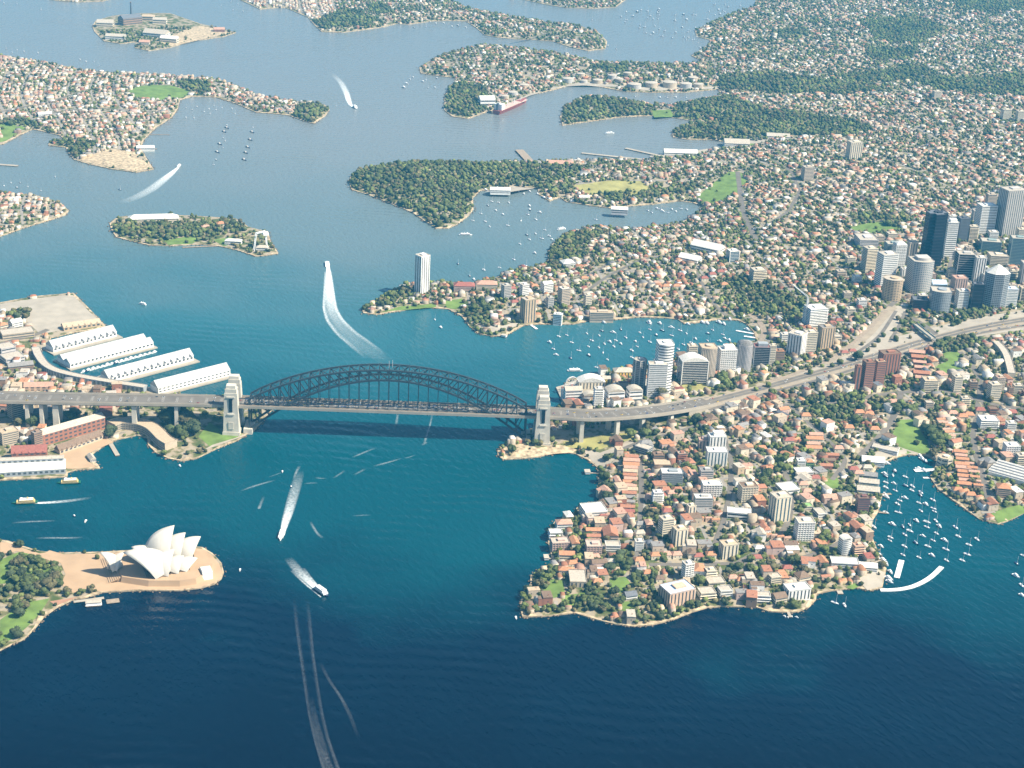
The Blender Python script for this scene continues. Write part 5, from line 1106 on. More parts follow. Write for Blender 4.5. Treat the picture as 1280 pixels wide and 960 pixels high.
# all further houses: one mass
def house_mass(hl, name):
    V = []; T = []; Cc = []
    wing = []
    for h in hl:
        if int(h[2]*7) % 5 < 2:
            e_ = h[6]*.28*(1 if int(h[3]*3) % 2 else -1); o_ = h[7]*.45; c, s_ = math.cos(h[5]), math.sin(h[5]); wing.append((h[0], h[1], h[2]+e_*c+o_*s_, h[3]+e_*s_-o_*c, h[4], h[5], h[6]*.42, h[7]*1.05, h[8]*.86, h[9], h[10], h[11], False))
    for (px, py, x, y, z, th, ww, dd, hh, form, roof, wall, ex) in hl+wing:
        c, s_ = math.cos(th), math.sin(th); a, b = ww/2, dd/2; rh = .5 if form == 'flat' else min(ww, dd)*.27; o = len(V)
        k = (a-b*.8 if form == 'hip' else a*.9) if ww >= dd else 0; kb = 0 if ww >= dd else (b-a*.8 if form == 'hip' else b)
        L = [(-a, -b, -3), (a, -b, -3), (a, b, -3), (-a, b, -3), (-a, -b, hh), (a, -b, hh), (a, b, hh), (-a, b, hh), (-k, -kb, hh+rh), (k, kb, hh+rh)]
        V += [(x+p*c-q*s_, y+p*s_+q*c, z+r) for p, q, r in L]
        if ww >= dd: rt = [(4, 5, 9), (4, 9, 8), (5, 6, 9), (6, 7, 8), (6, 8, 9), (7, 4, 8)]
        else: rt = [(5, 6, 9), (5, 9, 8), (6, 7, 9), (7, 4, 8), (7, 8, 9), (4, 5, 8)]
        wt = [(0, 1, 5), (0, 5, 4), (1, 2, 6), (1, 6, 5), (2, 3, 7), (2, 7, 6), (3, 0, 4), (3, 4, 7)]
        T += [tuple(i+o for i in t) for t in wt+rt]; j = rng.uniform(.65, 1.2); Cc += [tuple(v*.82 for v in WALLC[wall])]*8+[tuple(v*j for v in ROOFC[roof])]*6
    me = tri_mesh(name, V, T, np.array(Cc), ['houses_mixed']); o = bpy.data.objects.new(name, me); C.objects.link(o); return tag(o, kind='stuff')
attr_mat('houses_mixed', .8, .12, .25)
if len(HOUSES) > 300: house_mass(HOUSES[300:], 'houses')

# ------------------------------------------------------------------ trees
TREES = []   # px, py, x, y, z, r, colour index
attr_mat('leaves', .95, .35, .35)
TC = np.array([(.074, .095, .036), (.094, .116, .040), (.118, .145, .045), (.118, .108, .055), (.058, .076, .038)])
def tadd(x, y, z, r, ci, px, py): TREES.append((px, py, x, y, z, r, ci))
for q in [(210, 531, 13), (222, 524, 14), (234, 533, 14), (243, 543, 11), (228, 545, 10), (216, 543, 9), (137, 547, 10), (96, 520, 8), (40, 533, 8), (90, 526, 6), (20, 533, 7), (822, 496, 11), (902, 480, 9), (26, 770, 9), (22, 764, 8), (62, 738, 10), (56, 728, 9), (68, 728, 9), (32, 735, 9), (22, 730, 9), (12, 722, 8), (40, 735, 9),
          (868, 592, 7), (858, 588, 7), (866, 598, 6), (978, 580, 9), (976, 592, 9), (980, 570, 8), (958, 598, 8), (955, 608, 8), (1070, 450, 8), (990, 705, 9), (1028, 690, 8), (1030, 680, 9), (1030, 672, 8), (1012, 668, 8), (1165, 548, 11), (1158, 540, 9), (1172, 556, 10), (1180, 552, 9), (1140, 516, 8), (1128, 512, 8), (1120, 516, 8),
          (668, 556, 6), (676, 556, 5), (690, 552, 5), (640, 566, 6), (716, 556, 6), (805, 545, 8), (812, 540, 8), (868, 530, 9), (788, 547, 7), (760, 576, 7), (752, 590, 6), (754, 602, 8), (756, 614, 8), (760, 625, 8), (756, 636, 7), (1070, 530, 8), (965, 712, 8), (775, 700, 9), (770, 706, 9), (784, 712, 8), (690, 720, 8), (682, 728, 8), (672, 736, 8), (762, 713, 8), (1098, 428, 4), (1104, 421, 4), (1092, 434, 4), (1118, 414, 4), (1122, 400, 4), (1085, 440, 4), (1050, 455, 5), (1040, 459, 4), (1012, 468, 5), (960, 484, 5), (945, 489, 4)]:
    g = G(q[0], q[1]); s = F/depth(*g); tadd(g[0], g[1], g[2], q[2]*.95/s, 2 if (q[0], q[1]) in ((868, 592), (858, 588), (978, 580), (976, 592), (1030, 680), (1030, 672)) else int(rng.integers(0, 5)), q[0], q[1]); occ_add(g[0], g[1], q[2]*.6/s)
def scatter_px(poly, sp):
    w_ = np.array([G(*q)[:2] for q in poly]); lo, hi = w_.min(0), w_.max(0); X_, Y_ = np.meshgrid(np.arange(lo[0], hi[0], sp), np.arange(lo[1], hi[1], sp)); q = np.column_stack([X_.ravel(), Y_.ravel()])+rng.uniform(-sp*.42, sp*.42, (X_.size, 2)); return q[pip(q, w_)]
for wp in WOODS:
    dn = depth(*P(*wp[0])); far = dn > 4300
    xy, z, px, py, land, d = prep(scatter_px(wp, 9.5 if not far else 11.5), 3)
    for i in range(len(xy)):
        r = float(np.clip(rng.normal(5.6, 1.7), 2.6, 10.5))*(1.1 if far else 1)
        if rng.random() < .10+.18*(math.sin(xy[i, 0]*.03+2*math.sin(xy[i, 1]*.021))*math.sin(xy[i, 1]*.027) > .55) or not occ_free(xy[i, 0], xy[i, 1], 1.0, 16): continue
        tadd(xy[i, 0], xy[i, 1], z[i], r, int(rng.choice(5, p=[.30, .22, .10, .20, .18])), px[i], py[i])
for reg, (x0, y0, x1, y1), sp, pr in (('near', (560, 425, 1430, 800), 8.5, .72), ('mid', (440, 235, 1430, 450), 9, .60), ('upper', (420, 90, 1430, 255), 11, .56), ('far', (0, -25, 1430, 105), 14, .56), ('west', (-290, 55, 430, 340), 11, .45), ('near', (-290, 380, 310, 606), 12, .35), ('near', (-290, 655, 140, 850), 11, .55)):
    cs = np.array([P(*q) for q in ((x0, y0), (x1, y0), (x1, y1), (x0, y1))]); lo, hi = cs.min(0), cs.max(0)
    X_, Y_ = np.meshgrid(np.arange(lo[0], hi[0], sp), np.arange(lo[1], hi[1], sp)); q = np.column_stack([X_.ravel(), Y_.ravel()])+rng.uniform(-sp*.45, sp*.45, (X_.size, 2))
    cl = .5+.5*np.sin(q[:, 0]*.017+1.5*np.sin(q[:, 1]*.012))*np.sin(q[:, 1]*.019+q[:, 0]*.006); q = q[rng.random(len(q)) < pr*(.55+.9*cl)]
    xy, z, px, py, land, d = prep(q, 3.5); pq = np.column_stack([px, py]); inw = np.zeros(len(xy), bool)
    for wp in WOODS: inw |= pipx(pq, wp)
    inp = np.zeros(len(xy), bool)
    for zp in zone_polys: inp |= pipx(pq, zp)
    rd = road_dist(xy); u = rng.random(len(xy))
    for i in range(len(xy)):
        if inw[i] or rd[i] < 2 or region(px[i], py[i]) != reg: continue
        if inp[i] and u[i] > .05: continue
        r = float(np.clip(rng.normal(4.4, 1.5), 2.0, 9)) if reg != 'far' else rng.uniform(4, 7.5)
        if not occ_free(xy[i, 0], xy[i, 1], r*.25, 16): continue
        occ_add(xy[i, 0], xy[i, 1], r*.45)
        tadd(xy[i, 0], xy[i, 1], z[i], r, int(rng.choice(5, p=[.24, .26, .16, .18, .16])), px[i], py[i])
TREES.sort(key=lambda t: -t[5]/depth(t[2], t[3])+(1e6 if not (-6 < t[0] < 1286 and -6 < t[1] < 966) else 0))
def ico(sub):
    import bmesh
    b = bmesh.new(); bmesh.ops.create_icosphere(b, subdivisions=sub, radius=1); b.verts.ensure_lookup_table(); v = np.array([p.co[:] for p in b.verts]); f = np.array([[q.index for q in p.verts] for p in b.faces]); b.free(); return v, f
IV1, IF1 = ico(1); IV2, IF2 = ico(2)
def lump_mesh(seed, nl=6, leaves=260):
    r_ = np.random.default_rng(seed); V = []; T = []; Cc = []; o = 0
    for k in range(nl):
        a = r_.uniform(0, 6.28); rad = r_.uniform(.25, .55) if k else 0; c = np.array([rad*math.cos(a), rad*math.sin(a), r_.uniform(.55, 1.15)]); s = r_.uniform(.38, .6)
        v = IV2*(1+r_.uniform(-.22, .22, (len(IV2), 1)))*s*np.array([1, 1, .8])+c; V.append(v); T.append(IF2+o); o += len(v); Cc += [r_.uniform(.7, 1.15)]*len(IF2)
    allv = np.concatenate(V)
    for k in range(leaves):
        c = allv[r_.integers(len(allv))]+r_.normal(0, .05, 3); a, b = r_.normal(0, 1, 3), r_.normal(0, 1, 3); a /= np.linalg.norm(a); b /= np.linalg.norm(b); s = r_.uniform(.07, .15)
        V.append(np.array([c-a*s, c+b*s, c+a*s, c-b*s])); T.append(np.array([[0, 1, 2], [0, 2, 3]])+o); o += 4; Cc += [r_.uniform(.7, 1.3)]*2
    return np.concatenate(V), np.concatenate(T), np.array(Cc)
crowns = {}
for sd_ in range(4):
    V, T, Cc = lump_mesh(sd_)
    for ci in range(5): crowns[(sd_, ci)] = tri_mesh('crown', V, T, Cc[:, None]*TC[ci][None]*1.0, ['leaves'])
tm = MB(); tm.cyl(0, 0, -.4, .10, 1.1, 7, .05); tm.bar((0, 0, .4), (.35, .1, .8), .05); tm.bar((0, 0, .45), (-.3, .2, .85), .05); tm.bar((0, 0, .4), (.05, -.35, .8), .05); trunk_me = tm.mesh('trunk', ['bark'])
CN = ['dark green', 'mid green', 'bright green', 'bronze green', 'deep blue green']
for i, (px, py, x, y, z, r, ci) in enumerate(TREES[:300]):
    t = thing('tree', 'tree', 'tree', (x, y, z), float(rng.uniform(0, 6.28)), 'trees along the shores and gardens'); hz_ = r*float(rng.uniform(.9, 1.25))
    inst('crown', crowns[(i % 4, ci)], t, (0, 0, 0), scale=(r*1.1, r*1.1, hz_)); inst('trunk', trunk_me, t, (0, 0, 0), scale=(r, r, hz_))
    AUTO.append((t, f"{'large' if r > 9 else 'small' if r < 6 else 'round'} {CN[ci]} tree", px, py))
def tree_mass(tl, name):
    nb = []
    for sd_ in range(6):
        r_ = np.random.default_rng(sd_+50); a = IV1*(1+r_.uniform(-.3, .3, (len(IV1), 1)))*np.array([.85, .85, .75])+np.array([0, 0, .75])
        b = IV1*(1+r_.uniform(-.3, .3, (len(IV1), 1)))*.55+np.array([r_.uniform(-.5, .5), r_.uniform(-.5, .5), r_.uniform(.7, 1.2)]); nb.append(np.concatenate([a, b]))
    NF = np.concatenate([IF1, IF1+len(IV1)]); V = np.empty((len(tl)*2*len(IV1), 3), np.float32); T = np.empty((len(tl)*len(NF), 3), np.int32); Cc = np.empty((len(tl)*len(NF), 3), np.float32); nv = 2*len(IV1)
    for i, (px, py, x, y, z, r, ci) in enumerate(tl):
        a = rng.uniform(0, 6.28); c, s_ = math.cos(a), math.sin(a); v = nb[i % 6]; V[i*nv:(i+1)*nv, 0] = x+r*(v[:, 0]*c-v[:, 1]*s_); V[i*nv:(i+1)*nv, 1] = y+r*(v[:, 0]*s_+v[:, 1]*c); V[i*nv:(i+1)*nv, 2] = z+r*v[:, 2]*1.05-.4
        T[i*len(NF):(i+1)*len(NF)] = NF+i*nv; pt = 1+.28*math.sin(x*.016+2*math.sin(y*.011))*math.sin(y*.02+x*.005); Cc[i*len(NF):(i+1)*len(NF)] = TC[ci]*np.array([pt*1.05, pt, pt*.95])*rng.uniform(.7, 1.45)*(rng.uniform(.75, 1.25, (len(NF), 1)))
    me = tri_mesh(name, V, T, Cc, ['leaves']); o = bpy.data.objects.new(name, me); C.objects.link(o); return tag(o, kind='stuff')
if len(TREES) > 300: tree_mass(TREES[300:], 'woodland')
print('HOUSES', len(HOUSES), 'TREES', len(TREES))

# rocks along the shores
RV = []; RT = []
for k in ('north_shore', 'city_shore', 'opera_point', 'west_peninsula', 'tree_island', 'small_headland'):
    w_ = densify(LANDW[k], 9); z = np.zeros(len(w_)); px, py, dz = projv(w_[:, 0], w_[:, 1], z)
    for i in range(len(w_)):
        if not (-20 < px[i] < 1300 and 60 < py[i] < 900): continue
        for _ in range(2):
            r = rng.uniform(.8, 2.6); v = IV1*(1+rng.uniform(-.3, .3, (len(IV1), 1)))*np.array([r, r, r*.6])+np.array([w_[i, 0]+rng.normal(0, 3), w_[i, 1]+rng.normal(0, 3), rng.uniform(0, 1.2)]); RT.append(IF1+sum(map(len, RV)) if False else IF1+len(RV)*len(IV1)); RV.append(v)
ro_ = bpy.data.objects.new('rocks', tri_mesh('rocks', np.concatenate(RV), np.concatenate(RT), None, ['rock'])); C.objects.link(ro_); tag(ro_, kind='stuff')
# ------------------------------------------------------------------ boats
def hull_mb(L, Bm, Hh, n=7, stern=.75):
    mb = MB(); secs = []
    for i in range(n+1):
        u = i/n; x = -L/2+L*u; b = Bm/2*(stern+(1-stern)*min(1, u/.4)) if u < .4 else Bm/2*(1-((u-.4)/.6)**2.2)
        b = max(b, .03); sheer = Hh*(1+.25*u*u); secs.append([(x, -b, sheer), (x+ (0.0 if u < 1 else .0), -b*.6, -.3), (x, b*.6, -.3), (x, b, sheer)])
    for s in secs: mb.v += s
    for i in range(n):
        a, c = 4*i, 4*i+4; mb.f += [(a, a+1, c+1, c), (a+1, a+2, c+2, c+1), (a+2, a+3, c+3, c+2), (a+3, a, c, c+3)]; mb.mi += [0]*4
    mb.f += [(0, 3, 2, 1), (4*n, 4*n+1, 4*n+2, 4*n+3)]; mb.mi += [0, 0]; return mb
hy = {k: hull_mb(12, 3.7, 1.4).mesh('hull', [m_]) for k, m_ in (('white', 'hull_white'), ('navy', 'hull_navy'))}
cab_y = MB().box(.4, 0, 1.3, 4.6, 2.2, 1.0, 0, .85).mesh('cabin', ['hull_white'])
mast_y = MB().cyl(1.0, 0, 1.3, .16, 15, 6, .10).mesh('mast', ['alu']); boom_w = MB().bar((.9, 0, 2.9), (-4.6, 0, 2.9), .55, .7).mesh('boom', ['hull_white']); boom_b = MB().bar((.9, 0, 2.9), (-4.6, 0, 2.9), .55, .7).mesh('boom', ['sailcover'])
hm_ = {k: hull_mb(13, 4.4, 1.7, 7, .92).mesh('hull', [m_]) for k, m_ in (('white', 'hull_white'), ('navy', 'hull_navy'))}
cab_m = MB().box(-.6, 0, 1.6, 7, 3.4, 1.7, 0, .86).box(-1.4, 0, 3.3, 3.6, 2.8, 1.1, 0, .85).mesh('cabin', ['hull_white']); scr_m = MB().box(2.55, 0, 1.9, .5, 2.8, 1.0, 0, .9).mesh('windscreen', ['glass'])
def boat(px, py, kind=None, sc_=1.0, th=None, hull=None, where=None):
    x, y = P(px, py, 0); kind = kind or ('sloop' if rng.random() < .72 else 'cruiser'); hull = hull or ('navy' if rng.random() < .10 else 'white')
    th = R(8)+float(rng.normal(0, .22)) if th is None else th; s_ = sc_*float(rng.uniform(.85, 1.2))
    if kind == 'sloop':
        t = thing('sailing_yacht', 'yacht', 'yacht', (x, y, 0), th, 'yachts and cruisers moored in the harbour'); cover = rng.random() < .4
        inst('hull', hy[hull], t, scale=(s_, s_, s_)); inst('cabin', cab_y, t, scale=(s_, s_, s_)); inst('mast', mast_y, t, scale=(s_*1.5, s_*1.5, s_)); inst('boom', boom_b if cover else boom_w, t, scale=(s_, s_, s_))
        AUTO.append((t, f"{'large' if s_ > 1.12 else 'small' if s_ < .95 else ''} {'navy' if hull == 'navy' else 'white'} {'blue covered' if cover else 'sailing'} yacht".strip(), px, py))
    else:
        t = thing('motor_cruiser', 'cruiser', 'motor boat', (x, y, 0), th, 'yachts and cruisers moored in the harbour')
        inst('hull', hm_[hull], t, scale=(s_, s_, s_)); inst('cabin', cab_m, t, scale=(s_, s_, s_)); inst('windscreen', scr_m, t, scale=(s_, s_, s_))
        AUTO.append((t, f"{'large' if s_ > 1.12 else 'small' if s_ < .95 else ''} {'navy hulled' if hull == 'navy' else 'white'} motor cruiser".strip(), px, py))
    return t
def zl(ox, oy, k, s): return [(ox+a/k, oy+b/k) for a, b in pts(s)]
BZ = zl(640, 240, 4, '190,755 235,725 275,718 300,755 375,710 208,787 222,817 335,795 293,833 385,820 400,745 437,720 383,775 450,697 507,705 545,690 463,762 435,780 455,805 478,840 510,775 520,745 545,762 570,730 490,752 618,750 627,775 640,705 655,728 690,690 722,718 690,752 752,695 800,720 798,680 842,695 873,710 600,795 600,830 788,770 805,803 832,788 858,765 822,820 898,757 918,737 978,745 1003,692 980,710 985,770 1040,750 1055,715 1087,745 1065,735 687,660 424,880 45,145 80,115 88,72 90,92 140,105 120,140 165,192 118,210 75,217 88,240 40,262 150,235 187,222 200,240 115,308 70,370 10,340 420,140 680,95 725,85 745,90 755,100 780,105 800,90 820,100 845,85 700,105 875,90')
BZ += zl(320, 240, 4, '1085,145 1125,110 1160,70 1180,50 1200,95 1147,150 1168,175 1260,170 1213,55 1235,115 1265,55 1010,362 1140,392 1068,422 1218,380 1090,440 895,640 925,680')
BZ += zl(960, 480, 4, '590,465 590,495 590,520 625,460 635,440 630,500 637,535 687,467 690,513 720,535 723,515 763,560 765,545 685,573 660,585 648,603 652,645 755,597 790,605 825,583 828,625 833,640 765,637 622,705 743,688 795,693 840,688 675,718 708,707 710,738 795,718 857,715 685,757 610,785 613,770 775,763 843,750 683,815 740,798 800,815 827,785 883,785 938,720 952,765 1045,780 1005,807 997,855 890,830 755,870 820,860 675,857 972,885 893,885 1243,900 1275,860 530,718 565,815 590,645 555,850 565,885 585,550')
BZ += zl(960, 720, 4, '335,137 383,150 1240,3 1268,50 1270,100')
BZ += zl(0, 0, 4, '1135,628 1115,690 1125,705 1115,738 1080,800 1068,825 1265,638 930,540 960,550 985,535 1020,560 1045,545 1070,530 1110,540 1050,570 1160,545 930,590 970,590 1175,570 1080,550 30,245 85,250 120,258 190,265 60,262 400,300 430,310 470,310 495,330 205,48 20,15 85,20 1105,28 1165,50 1215,58 1190,20 1155,10 55,915 20,930 100,915 140,935 85,940 205,955 275,885 710,565 600,950')
BZ += zl(640, 0, 4, '615,485 740,490 775,490 820,490 870,490 400,100 480,230 520,245 920,280 930,215 900,200 940,240') + zl(320, 0, 4, '850,135 870,110 900,120 940,120 980,135 1010,130 1050,140 790,140 770,398 785,388 850,400 905,393 860,440 895,440 835,410 400,530')
for q in BZ:
    if q[1] < 290 and q[0] < 430: k = .8
    else: k = 1.0 if q[1] > 300 else 1.05
    boat(q[0], q[1], sc_=k)
wp_ = pts('770,18 820,6 930,4 905,24 880,38 862,55 820,48 785,34')
q = np.column_stack([rng.uniform(770, 930, 150), rng.uniform(3, 56, 150)]); q = q[pipx(q, wp_)][:62]
for a in q: boat(a[0], a[1], 'sloop' if rng.random() < .8 else 'cruiser', 1.35)
for i in range(16): boat(104+i*5.9, 465.5-i*1.62, 'cruiser', 1.1, R(8)-1.1)
for a in pts('1104,577 1109,580 1150,571 1153,575 1157,578 1149,587 1155,589 1106,593 1108,622 1104,702 1108,706 1111,724 1112,728 1113,716'): boat(a[0], a[1], 'cruiser', 1.2)
for a in pts('981,771 985,772 990,771 996,772'): boat(a[0], a[1], 'cruiser', .45)
for a in pts('812,404 825,405 860,406 878,404 884,405 899,404 905,406 912,400 934,413 755,404'): boat(a[0], a[1], 'cruiser', 1.3)
for a in pts('607,238 615,240 622,236 632,240 640,238 648,240 655,243 662,240 672,243 680,248'): boat(a[0], a[1], 'cruiser', 1.2)
# dark barges in two lines
barge = hull_mb(22, 7, 1.6, 7, .98).mesh('hull', ['hull_navy']); bdk = MB().box(-4, 0, 1.5, 7, 5, 3.2, 0, .9).mesh('wheelhouse', ['wall_grey'])
for px, py in zl(0, 0, 4, '1122,660 1100,722 1088,762 1262,662 1252,700 1240,738 1230,765 1222,800 1135,640'):
    x, y = P(px, py); t = thing('barge', 'barge', 'barge', (x, y, 0), R(16), 'dark barges moored in lines'); inst('hull', barge, t); inst('wheelhouse', bdk, t); AUTO.append((t, 'dark moored work barge', px, py))
# ferries
def ferry(label, px, py, qx, qy, L, W, hullm, cabm, decks=2, name='ferry', cat='ferry'):
    a = np.array(P(px, py)); b = np.array(P(qx, qy)); v = b-a; th = math.atan2(v[1], v[0]); t = thing(name, label, cat, (a[0], a[1], 0), th); LANDMARKS.append((label.split(' with ')[0].split(' heading')[0], px, py))
    h_ = hull_mb(L, W, 2.2, 8, .85); h_.obj('hull', [hullm], t); z = 2.2
    for k in range(decks):
        MB().box(-L*.04-k*L*.03, 0, z, L*(.72-.14*k), W*.86, 2.7, 0, .97).obj('cabin', [cabm], t); MB().box(-L*.04-k*L*.03, 0, z+.9, L*(.70-.14*k), W*.875, .9, 0, 1).obj('window_band', ['glass'], t); z += 2.7
    MB().box(-L*.06, 0, z, L*.6*(.85 if decks > 1 else 1), W*.8, .4).obj('roof', ['hull_white'], t); MB().box(L*.12, 0, z+.3, L*.1, W*.4, 2.2, 0, .9).obj('wheelhouse', ['hull_white'], t)
    MB().cyl(-L*.12, 0, z+.3, W*.1, 3, 10).obj('funnel', [cabm], t); return t
ferry('cream and green ferry with a short wake in the left cove', 31, 629, 20, 629.6, 42, 11, 'ferry_green', 'ferry_yellow')
ferry('cream ferry with dark green hull waiting off the passenger terminal', 86, 604, 74, 604.5, 40, 11, 'ferry_green', 'ferry_yellow')
ferry('white catamaran ferry with foaming wake heading down the picture centre', 352, 670, 347.5, 685, 36, 10, 'hull_white', 'hull_white', 1)
ferry('white catamaran ferry with twin dark window rows nearest the camera', 402, 741, 416, 751, 36, 10, 'hull_navy', 'hull_white', 2)
ferry('white fast ferry with a huge spreading wake leaving behind the bridge', 409, 331, 408, 324, 40, 12, 'hull_white', 'hull_white', 1)
ferry('white ferry with curved wake in the far channel', 444, 135, 449, 139, 38, 11, 'hull_white', 'hull_white', 2)
ferry('small white launch with a straight wake off the cliff point', 224, 208, 229, 204, 24, 8, 'hull_white', 'hull_white', 1, 'launch', 'motor boat')
ferry('grey motor yacht anchored off the wooded headland', 582, 294, 590, 294, 34, 8, 'hull_white', 'wall_lilac', 1, 'motor_yacht', 'motor boat')
ferry('large white cruise boat at the left end of the yacht bay', 719, 464, 728, 464, 32, 9, 'hull_white', 'hull_white', 1, 'motor_yacht', 'motor boat')
ferry('white charter boat anchored below the wooded peninsula', 762, 167, 770, 166.5, 34, 8, 'hull_white', 'hull_white', 1, 'motor_yacht', 'motor boat')
ferry('white motor yacht alone in the bay behind the headland', 702, 287, 708, 286, 28, 8, 'hull_white', 'hull_white', 1, 'motor_yacht', 'motor boat')
ferry('tiny white launch alone on open water right of the wharves', 178, 381, 172, 380, 18, 5, 'hull_white', 'hull_white', 1, 'launch', 'motor boat')
for px, py in ((107, 652), (93, 645.5), (353, 590), (364, 609), (300, 713), (225, 583), (645, 773), (536, 517), (578, 520), (602, 518), (478, 514), (505, 110), (508, 105)):
    boat(px, py, 'cruiser', .62 if py > 300 else 1.5, float(rng.uniform(-.6, .6)))
# tanker
def tanker():
    a = np.array(P(621, 143)); b = np.array(P(657, 128)); v = b-a; L = np.hypot(*v)*1.04; c = (a+b)/2; t = thing('tanker_ship', 'red hulled tanker ship moored beside the white storage tanks', 'ship', (c[0], c[1], 0), math.atan2(v[1], v[0])); LANDMARKS.append(('red hulled tanker', 638, 136))
    h_ = hull_mb(L, 34, 13, 10, .9); h_.obj('hull', ['hull_red'], t); MB().box(-L*.02, 0, 13.2, L*.86, 29, 1.5).obj('deck', ['wall_pink'], t); MB().box(-L*.40, 0, 13, L*.10, 28, 20).obj('bridge_house', ['hull_white'], t); MB().cyl(-L*.46, 0, 13, 5, 24, 10).obj('funnel', ['wall_dark'], t)
    for k in (-.15, .08, .3): MB().cyl(L*k, 0, 13, 1.5, 16, 8).obj('mast', ['alu'], t)
tanker()
# storage tanks
tk = [(710, 103, 8, 6), (726, 97, 6, 6), (747, 104, 7, 5), (765, 99, 6, 6), (774, 103, 6, 5), (785, 96, 6, 6), (793, 110, 9.5, 6), (814, 109, 9, 7), (837, 109, 10, 8), (857, 110, 8.5, 7), (873, 110, 7, 6), (866, 101, 7, 5), (641, 120, 7, 6), (631, 124, 6, 5), (655, 110, 7, 5), (730, 104, 5, 4)]
tlab = ['far left', 'tall rear', 'left middle', 'small rear', 'small middle', 'rear central', 'broad low', 'dark sided', 'largest', 'right middle', 'right end', 'small right rear']
for i, (px, py, r, h) in enumerate(tk):
    g = G(px, py-1); s = F/depth(*g); r *= .88; h *= .75; t = thing('storage_tank', 'tank', 'storage tank', (g[0], g[1], g[2]), 0, 'storage tanks along the wharf'); MB().cyl(0, 0, -3, r/s, h/s+3, 24).obj('shell', ['wall_stone' if i % 3 else 'wall_grey'], t); MB().cyl(0, 0, h/s, r/s*1.02, r/s*.14, 24, r/s*.25).obj('roof', ['roof_pale'], t); occ_add(g[0], g[1], r/s)
    AUTO.append((t, ('large' if r > 8 else 'small' if r < 7 else 'white') + ' round storage tank', px, py-4))
# jetties, breakwaters
def jetty(label, a, b, wid, z=1.6, m_='timber', name='jetty', head=None):
    p0, p1 = P(*a, z), P(*b, z); v = p1-p0; L = np.hypot(*v); th = math.atan2(v[1], v[0]); c = (p0+p1)/2; t = thing(name, label, name.replace('_', ' '), (c[0], c[1], 0), th)
    MB().box(0, 0, z-.6, L, wid, .6).obj('deck', [m_], t); n = max(2, int(L/14))
    for i in range(n+1): MB().box(-L/2+L*i/n, 0, -3, .8, wid*.9, z+2.4).obj('pile_row', ['bark'], t)
    if head: MB().box(L/2-head[0]/2, 0, z+.02, head[0], head[1], 3.6).obj('shelter', ['wall_white'], t); MB().box(L/2-head[0]/2, 0, z+3.64, head[0]+1.5, head[1]+1.5, .6).obj('roof', ['roof_pale'], t)
    return t
jetty('concrete jetty reaching from the brown promenade into the cove', (137, 552), (147, 569), 8, 1.8, 'concrete')
jetty('narrow jetty with a square white shelter left of the sandy road', (747, 591), (731, 591), 3.5, 1.8, 'concrete', head=(9, 12))
jetty('narrow jetty with a small square shelter at the western point', (694, 698), (680, 698), 3, 1.8, 'concrete', head=(7, 12))
jetty('white pontoon wharf below the tan forecourt', (117, 757), (117, 753), 24, 2.2, 'roof_white', head=(8, 22)); jetty('brown pontoon wharf beside the white pontoon', (133, 752), (149, 750), 12, 1.4, 'timber')
jetty('curved walkway pier serving the two pontoons', (92, 752), (130, 747), 6, 2, 'concrete')
jetty('dark shed jetty sticking out behind the wooded headland', (664, 203), (649, 187), 26, 4, 'timber'); jetty('long pale pier off the naval base', (812, 200), (727, 191), 14, 3, 'concrete'); jetty('second pale pier with a moored ship at the naval base', (832, 196), (782, 185), 14, 3, 'concrete')
jetty('white floating pontoon pointing into the yacht bay', (1121, 722), (1127, 700), 9, 1.2, 'hull_white'); jetty('small marina jetty at the grey marina sheds', (1100, 618), (1114, 617), 6); jetty('boat club jetty on the left shore of the bay', (1098, 640), (1110, 641), 5); jetty('wide white marina jetty at the bay head', (1170, 587), (1143, 588), 10, 1.4, 'hull_white'); jetty('thin marina jetty below the eight sided clubhouse', (1166, 597), (1154, 597), 5, 1.2, 'hull_white')
jetty('white ferry wharf at the end of the yacht bay', (942, 417), (920, 413), 6, 1.6, 'hull_white'); jetty('second white wharf near the red roofed glass block', (944, 422), (930, 420), 7, 1.6, 'hull_white'); jetty('ferry wharf on the yellow point', (622, 419), (633, 421), 8, 1.6, 'concrete', head=(10, 9)); jetty('ferry pontoon on the tip of the tan tower shore', (664, 406), (671, 411), 6, 1.4, 'hull_white')
jetty('long boardwalk wharf on the near side of the wooded island', (228, 309), (275, 307), 6); jetty('left edge pier of the harbour village', (-20, 204), (22, 207), 14, 2, 'concrete'); jetty('short pier at the cliff point village', (150, 187), (196, 186), 6); jetty('pier north of the cliff point village', (186, 168), (212, 168), 4); jetty('jetty at the southern tip wharf', (1049, 738), (1051, 742), 9, 1.6, 'concrete'); jetty('small stone jetty on the southern shore', (985, 764), (988, 771), 5, 1.6, 'concrete')
